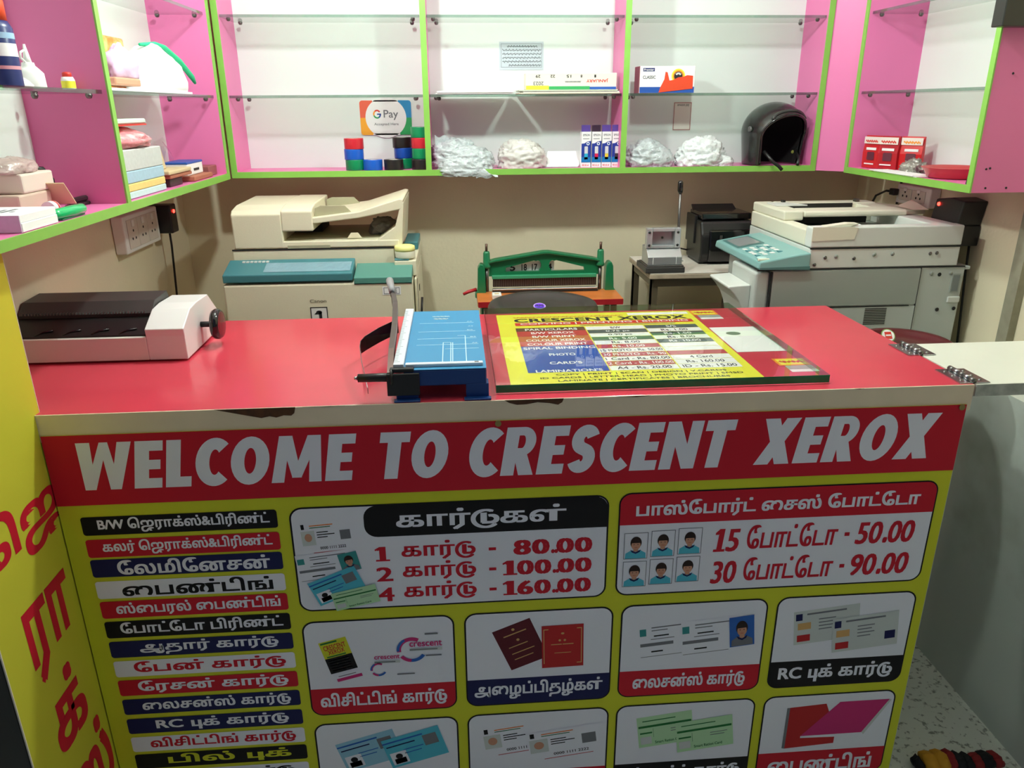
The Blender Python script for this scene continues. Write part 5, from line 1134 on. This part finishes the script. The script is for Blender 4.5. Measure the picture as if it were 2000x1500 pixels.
b = B(); b.tube([(-.90, 1.72, ZS+.085), (-.88, 1.755, ZS+.083), (-.87, 1.765, ZS+.06), (-.87, 1.765, ZS+.04)], .005, black_pl, 8); b.obj('black_strap', t)
b = B(); b.box(0, .05, 0, .002, 0, .06, kraft); b.obj('open_flap', t, tf=Matrix.Translation((-.86, 1.725, ZS+.012)) @ Matrix.Rotation(.7, 4, 'X'))
t = thing('paper_tube', 'long cream paper roll lying at the back of the left cabinet', 'paper roll', (-.915, 1.50, ZS))
b = B(); b.tube([(-.9215, 1.40, ZS+.016), (-.9215, 1.57, ZS+.016)], .0155, mat('roll_cream', (232, 222, 206), rough=.6), 16); b.obj('roll', t)
b = B(); b.lathe([(.014, 0), (.014, .022)], (0, 0, 0), ink_white, 1, 16); b.lathe([(.0143, .015), (.0143, .020)], (0, 0, 0), ink_red, 1, 16, cap=False)
bmesh.ops.transform(b.bm, matrix=Matrix.Translation((-.815, 1.615, ZS+.0147)), verts=b.bm.verts); single(b, 'thread_reel', 'small white and red reel behind the green stapler', 'reel', (-.815, 1.62, ZS))
t = thing('stapler', 'flat black stapler lying by the pink divider in the left cabinet', 'stapler', (-.835, 1.785, ZS))
b = B(); b.box(-.842, -.826, 1.735, 1.828, ZS+.0003, ZS+.007, black_pl, .002, 1); b.obj('base', t)
b = B(); b.box(-.840, -.828, 1.738, 1.825, ZS+.009, ZS+.020, black_pl, .003, 1); b.box(-.838, -.830, 1.815, 1.822, ZS+.006, ZS+.010, dull_steel); b.obj('arm', t)
# second bay, bottom
layers = [('yellow', (232, 206, 130), .0, .020), ('aqua', (186, 218, 216), None, None)]
def stack_pad(nm, lb, rgb, z0, h, y0, y1, x0=-.925, x1=-.765):
    b = B(); m = mat('pad_'+nm, rgb, rough=.7, spec=.2, var=.05, vscale=100)
    b.box(x0, x1, y0, y1, z0, z0+h, m, .002, 1); single(b, 'paper_pad', lb, 'papers', ((x0+x1)/2, (y0+y1)/2, z0), group='stacked paper pads in the left cabinet')
z = ZS+.0003
for nm, lb, rgb, h in (('aqua', 'pale aqua paper pad at the bottom of the left cabinet stack', (190, 222, 218), .016), ('yellow', 'yellow paper pad second from the bottom of the left cabinet stack', (232, 206, 130), .018), ('sky', 'sky blue paper pad above the yellow pad', (166, 196, 212), .028), ('grey', 'thick grey white paper pad above the sky blue pad', (196, 200, 196), .048)):
    stack_pad(nm, lb, rgb, z, h, 1.885, 2.14); z += h+.0004
b = B(); b.blob((-.845, 2.02, z), (.085, .145, .030), mat('pink_wrap', (226, 140, 146), rough=.3, bump=.6, bscale=35, dirt=((244, 214, 212), .38, .55), vscale=30), 71, .15, 4, 4, .6, .6); single(b, 'wrapped_pack', 'pink film wrapped pack on top of the paper pads', 'package', (-.845, 2.02, z))
z += .056
b = B(); b.box(-.92, -.78, 1.90, 2.11, z, z+.012, mat('tray_pale', (206, 220, 210), rough=.4), .003, 1); b.box(-.92, -.78, 1.90, 2.11, z-.004, z-.0005, ink_red); single(b, 'flat_carton', 'pale flat carton topping the pile in the left cabinet', 'box', (-.855, 2.0, z))
t = thing('kraft_envelopes', 'bundle of tan kraft envelopes leaning in the left cabinet', 'envelopes', (-.80, 2.30, ZS))
b = B(); b.box(-.85, -.765, 2.175, 2.36, ZS+.033, ZS+.044, kraft, .003); b.box(-.84, -.768, 2.19, 2.37, ZS+.022, ZS+.032, brown_card, .003); b.box(-.84, -.775, 2.20, 2.30, ZS+.0003, ZS+.021, mat('dark_folder', (60, 38, 42), rough=.5), .002); b.obj('envelope_pile', t)
b = B(); b.prism([(2.185, ZS+.0445), (2.275, ZS+.0445), (2.25, ZS+.105), (2.18, ZS+.100)], 0, -.815, -.805, kraft, .002); b.obj('upright_envelope', t)
t = thing('clear_bag', 'clear plastic bag standing behind the kraft envelopes', 'bag', (-.85, 2.36, ZS))
b = B(); b.grid(lambda u, v: (-.855+.01*math.sin(u*5+v*3), 2.29+.14*u, ZS+.045+.075*v+.006*math.sin(u*9)), 12, 8, clear_m); b.grid(lambda u, v: (-.845+.012*math.sin(u*6+v*4+1), 2.295+.13*u, ZS+.045+.062*v+.006*math.sin(u*8+1)), 12, 8, clear_m); b.obj('film', t)
t = thing('stationery_box', 'white and blue stationery box in the corner of the left cabinet', 'box', (-.80, 2.46, ZS))
b = B(); b.box(-.855, -.785, 2.385, 2.53, ZS+.0145, ZS+.052, ink_white, .003); b.obj('carton', t)
b = B(); b.box(-.856, -.784, 2.384, 2.531, ZS+.046, ZS+.0535, ink_blue, .002, 1); b.box(-.7845, -.784, 2.44, 2.49, ZS+.026, ZS+.033, ink); b.obj('lid', t)
b = B(); b.box(-.86, -.762, 2.37, 2.545, ZS+.0003, ZS+.0140, brown_card, .002, 1); single(b, 'brown_notebook', 'flat brown notebook under the blue lidded box', 'notebook', (-.81, 2.46, ZS))
b = B(); b.box(-.85, -.775, 2.555, 2.64, ZS+.0003, ZS+.030, mat('rust_card', (150, 84, 84), rough=.6), .002, 1); single(b, 'small_carton', 'small rust coloured carton at the far right end of the left cabinet', 'box', (-.81, 2.6, ZS))

# ================================================================== goods in the right cabinet
sach = [(1.403, 2.555, 'leftmost red sachet strip in the right cabinet', -.25), (1.425, 2.495, 'middle red sachet pack with dark picture in the right cabinet', -.05), (1.47, 2.44, 'bright red sachet pack right of the middle pack', .10)]
for i, (x, y, lb, rz) in enumerate(sach):
    t = thing('sachet_pack', lb, 'sachet', (x, y, ZS), group='red sachet packs in the right cabinet', rotz=-PI/2+.5+rz)
    m = mat('sachet_red_%d' % i, ((196, 40, 46), (178, 34, 44), (206, 26, 34))[i], rough=.3)
    b = B(); b.prism([(-.008, .0003), (-.011, .05), (-.003, .104), (.003, .104), (.009, .05), (.008, .0003)], 0, -.036, .036, m, .001); b.obj('pouch', t, local=True)
    b = B(); Q = (0, -.0118, 0)
    put(b, rect(-.034, .034, .078, .100), (0, -.0112, 0), X, Zv, mat('sachet_cream', (232, 220, 212), rough=.4)); put(b, rrect(-.014, .018, .026, .052, .004), Q, X, Zv, mat('sachet_plum', (96, 44, 60), rough=.4)); put(b, scrawl(-.026, .026, .079, .093, 26), Q, X, Zv, ink_red if i < 2 else ink_orange); put(b, rect(-.020, .024, .058, .066), Q, X, Zv, ink_white); put(b, rect(-.022, .02, .012, .016), Q, X, Zv, ink_white); b.obj('print', t, local=True)
b = B(); b.blob((1.44, 2.365, ZS), (.03, .04, .026), mat('crumpled_foil', (170, 166, 158), rough=.3, metal=.4, bump=.5, bscale=50), 81, .45, 5, 4, 1.0); single(b, 'crumpled_wrapper', 'crumpled grey and white wrapper beside the red sachets', 'wrapper', (1.44, 2.365, ZS))
b = B(); b.box(1.342, 1.42, 2.185, 2.425, ZS+.0002, ZS+.0022, paper); b.box(1.338, 1.40, 2.20, 2.445, ZS+.0024, ZS+.0042, paper); single(b, 'loose_paper', 'loose white papers lying along the right cabinet edge', 'papers', (1.38, 2.31, ZS))
t = thing('plastic_plate', 'red plastic plate with high rim in the right cabinet', 'plate', (1.442, 2.165, ZS))
b = B(); b.lathe([(.062, 0), (.070, .002), (.079, .018), (.088, .028), (.090, .030), (.087, .0305), (.077, .019), (.066, .004), (0.0, .004)], (1.442, 2.165, ZS+.0003), mat('plate_red', (196, 74, 76), rough=.3), 2, 36, cap=False); b.obj('dish', t)
t = thing('marker_pen', 'dark green and white marker pen standing at the right cabinet end', 'pen', (1.362, 1.975, ZS))
b = B(); b.tube([(1.362, 1.982, ZS+.0005), (1.363, 1.973, ZS+.05)], .0055, mat('pen_green', (26, 74, 50), rough=.3), 10); b.obj('barrel', t)
b = B(); b.tube([(1.363, 1.973, ZS+.05), (1.364, 1.970, ZS+.082)], .005, white_pl, 10); b.tube([(1.364, 1.970, ZS+.082), (1.3645, 1.969, ZS+.097)], .0055, black_pl, 10); b.obj('cap', t)
# dark screen mounted on the near end of the right cabinet
t = thing('wall_monitor', 'dark flat screen edge hanging at the top right corner', 'monitor', (1.42, 1.92, 1.70))
b = B(); b.box(1.312, 1.55, 1.895, 1.937, 1.703, 2.05, mat('screen_black', (40, 42, 38), rough=.35), .002, 1); b.obj('housing', t)
b = B(); b.box(1.384, 1.545, 1.892, 1.8955, 1.700, 2.03, mat('screen_pale', (176, 192, 202), rough=.25)); b.obj('pale_panel', t)

# ================================================================== sockets on the walls
def socket_board(label, loc, wdt, hgt, rotz):
    """local: x along the wall, y into the room is negative, z up"""
    t = thing('socket_board', label, 'socket', loc, rotz)
    b = B(); b.box(0, wdt, -.035, -.0006, 0, hgt, white_pl, .004); b.obj('box', t, local=True)
    n = 3 if wdt > .2 else 2
    for k in range(n):
        x0 = .02+(wdt-.04)/n*k; ww = (wdt-.05)/n
        b = B(); b.box(x0, x0+ww, -.038, -.035, .012, hgt-.012, mat('socket_plate', (214, 208, 196), rough=.4), .001, 1)
        for hx, hz in ((.5, .72), (.34, .42), (.66, .42)): b.lathe([(.004, -.0385), (.004, -.0380)], (x0+ww*hx, 0, hgt*hz*.7+.008), seam, 1, 8)
        b.box(x0+ww*.38, x0+ww*.62, -.0405, -.038, hgt*.68, hgt*.86, white_pl, .001, 1)
        b.obj('outlet', t, local=True)
    return t
socket_board('white socket board on the left wall under the green cabinet edge', (XL+.0005, 2.282, 1.131), .268, .108, PI/2)
t = thing('plug_adapter', 'black plug adapter with red light on the left socket board', 'adapter', (XL+.04, 2.60, 1.16))
b = B(); b.box(XL+.0405-.04, XL+.075, 2.556, 2.612, 1.150, 1.240, black_pl, .004); b.obj('body', t)
b = B(); b.lathe([(.006, 0), (.005, .003), (0, .004)], (XL+.075, 2.585, 1.218), red_led, 0, 12, cap=False); b.obj('indicator_light', t)
t = thing('power_cord', 'black cord with grey plug hanging below the left adapter', 'cord', (XL+.03, 2.65, .6))
b = B(); b.box(XL+.022, XL+.052, 2.615, 2.638, 1.158, 1.196, mat('plug_grey', (150, 146, 140), rough=.4), .003); b.obj('plug', t)
b = B(); b.tube([(XL+.037, 2.627, 1.16), (XL+.036, 2.630, 1.10), (XL+.03, 2.632, 1.0), (XL+.025, 2.622, .85), (XL+.02, 2.62, .5)], .0035, black_pl, 8); b.obj('cable', t)
socket_board('white socket board on the right wall above the grey copier', (XR-.0005, 2.575, 1.212), .195, .062, -PI/2)
t = thing('plug_adapter', 'black power adapter with red light beside the right cabinet underside', 'adapter', (XR-.05, 2.22, 1.2))
b = B(); b.prism([(2.300, 1.190), (2.165, 1.188), (2.150, 1.262), (2.205, 1.268), (2.285, 1.256)], 0, XR-.075, XR-.0008, black_pl, .004); b.box(XR-.06, XR-.002, 2.16, 2.20, 1.13, 1.19, black_pl, .003); b.obj('body', t)
b = B(); b.lathe([(.006, 0), (.005, -.003), (0, -.004)], (XR-.075, 2.268, 1.242), red_led, 0, 12, cap=False); b.obj('indicator_light', t)
t = thing('power_cord', 'black cord hanging down the right wall from the adapter', 'cord', (XR-.01, 2.17, .5))
b = B(); b.tube([(XR-.02, 2.172, 1.14), (XR-.012, 2.175, 1.05), (XR-.010, 2.165, .95), (XR-.008, 2.15, .80), (XR-.008, 2.14, .5)], .0035, black_pl, 8); b.obj('cable', t)
t = thing('power_cord', 'black plug and cord in the right socket board', 'cord', (XR-.05, 2.62, 1.2))
b = B(); b.box(XR-.058, XR-.0395, 2.555, 2.585, 1.236, 1.258, black_pl, .003); b.obj('plug', t)
b = B(); b.tube([(XR-.05, 2.585, 1.247), (XR-.05, 2.615, 1.246), (XR-.06, 2.66, 1.225), (XR-.06, 2.69, 1.18)], .004, black_pl, 8); b.tube([(XR-.008, 2.60, 1.30), (XR-.008, 2.61, 1.2)], .004, black_pl, 8); b.obj('cable', t)

# ================================================================== braided bundle on the floor
t = thing('rope_bundle', 'yellow red and black braided rope bundle on the floor at bottom right', 'rope', (1.22, 1.41, ZF))
cols_ = [mat('rope_black', (30, 28, 30), rough=.8), mat('rope_yellow', (218, 158, 40), rough=.8), MATS['rope_black'], mat('rope_red', (150, 34, 36), rough=.8), MATS['rope_black'], MATS['rope_red'], MATS['rope_black'], MATS['rope_red']]
segs = [(1.085, .022), (1.105, .034), (1.135, .036), (1.165, .036), (1.185, .030), (1.212, .026), (1.235, .022), (1.26, .026), (1.29, .024), (1.315, .02)]
for k in range(len(segs)-1):
    x0, r0 = segs[k]; x1, r1 = segs[k+1]
    m = [cols_[0], cols_[1], cols_[1], cols_[3], cols_[0], cols_[0], cols_[3], cols_[0], cols_[3]][k]
    b = B()
    for q in range(3):
        zz = [(-.012, .3), (.012, .3), (0, .62)][q]
        b.tube([(x0+.046, 1.41+zz[0]+.004*math.sin(k), ZF+.001+r0*.5*(1+zz[1])), ((x0+x1)/2+.045, 1.41+zz[0], ZF+.003+r0*.5*(1+zz[1])), (x1+.044, 1.41+zz[0], ZF+.001+r1*.5*(1+zz[1]))], [r0*.45, r0*.55, r1*.45], m, 8)
    b.obj('wound_section', t)
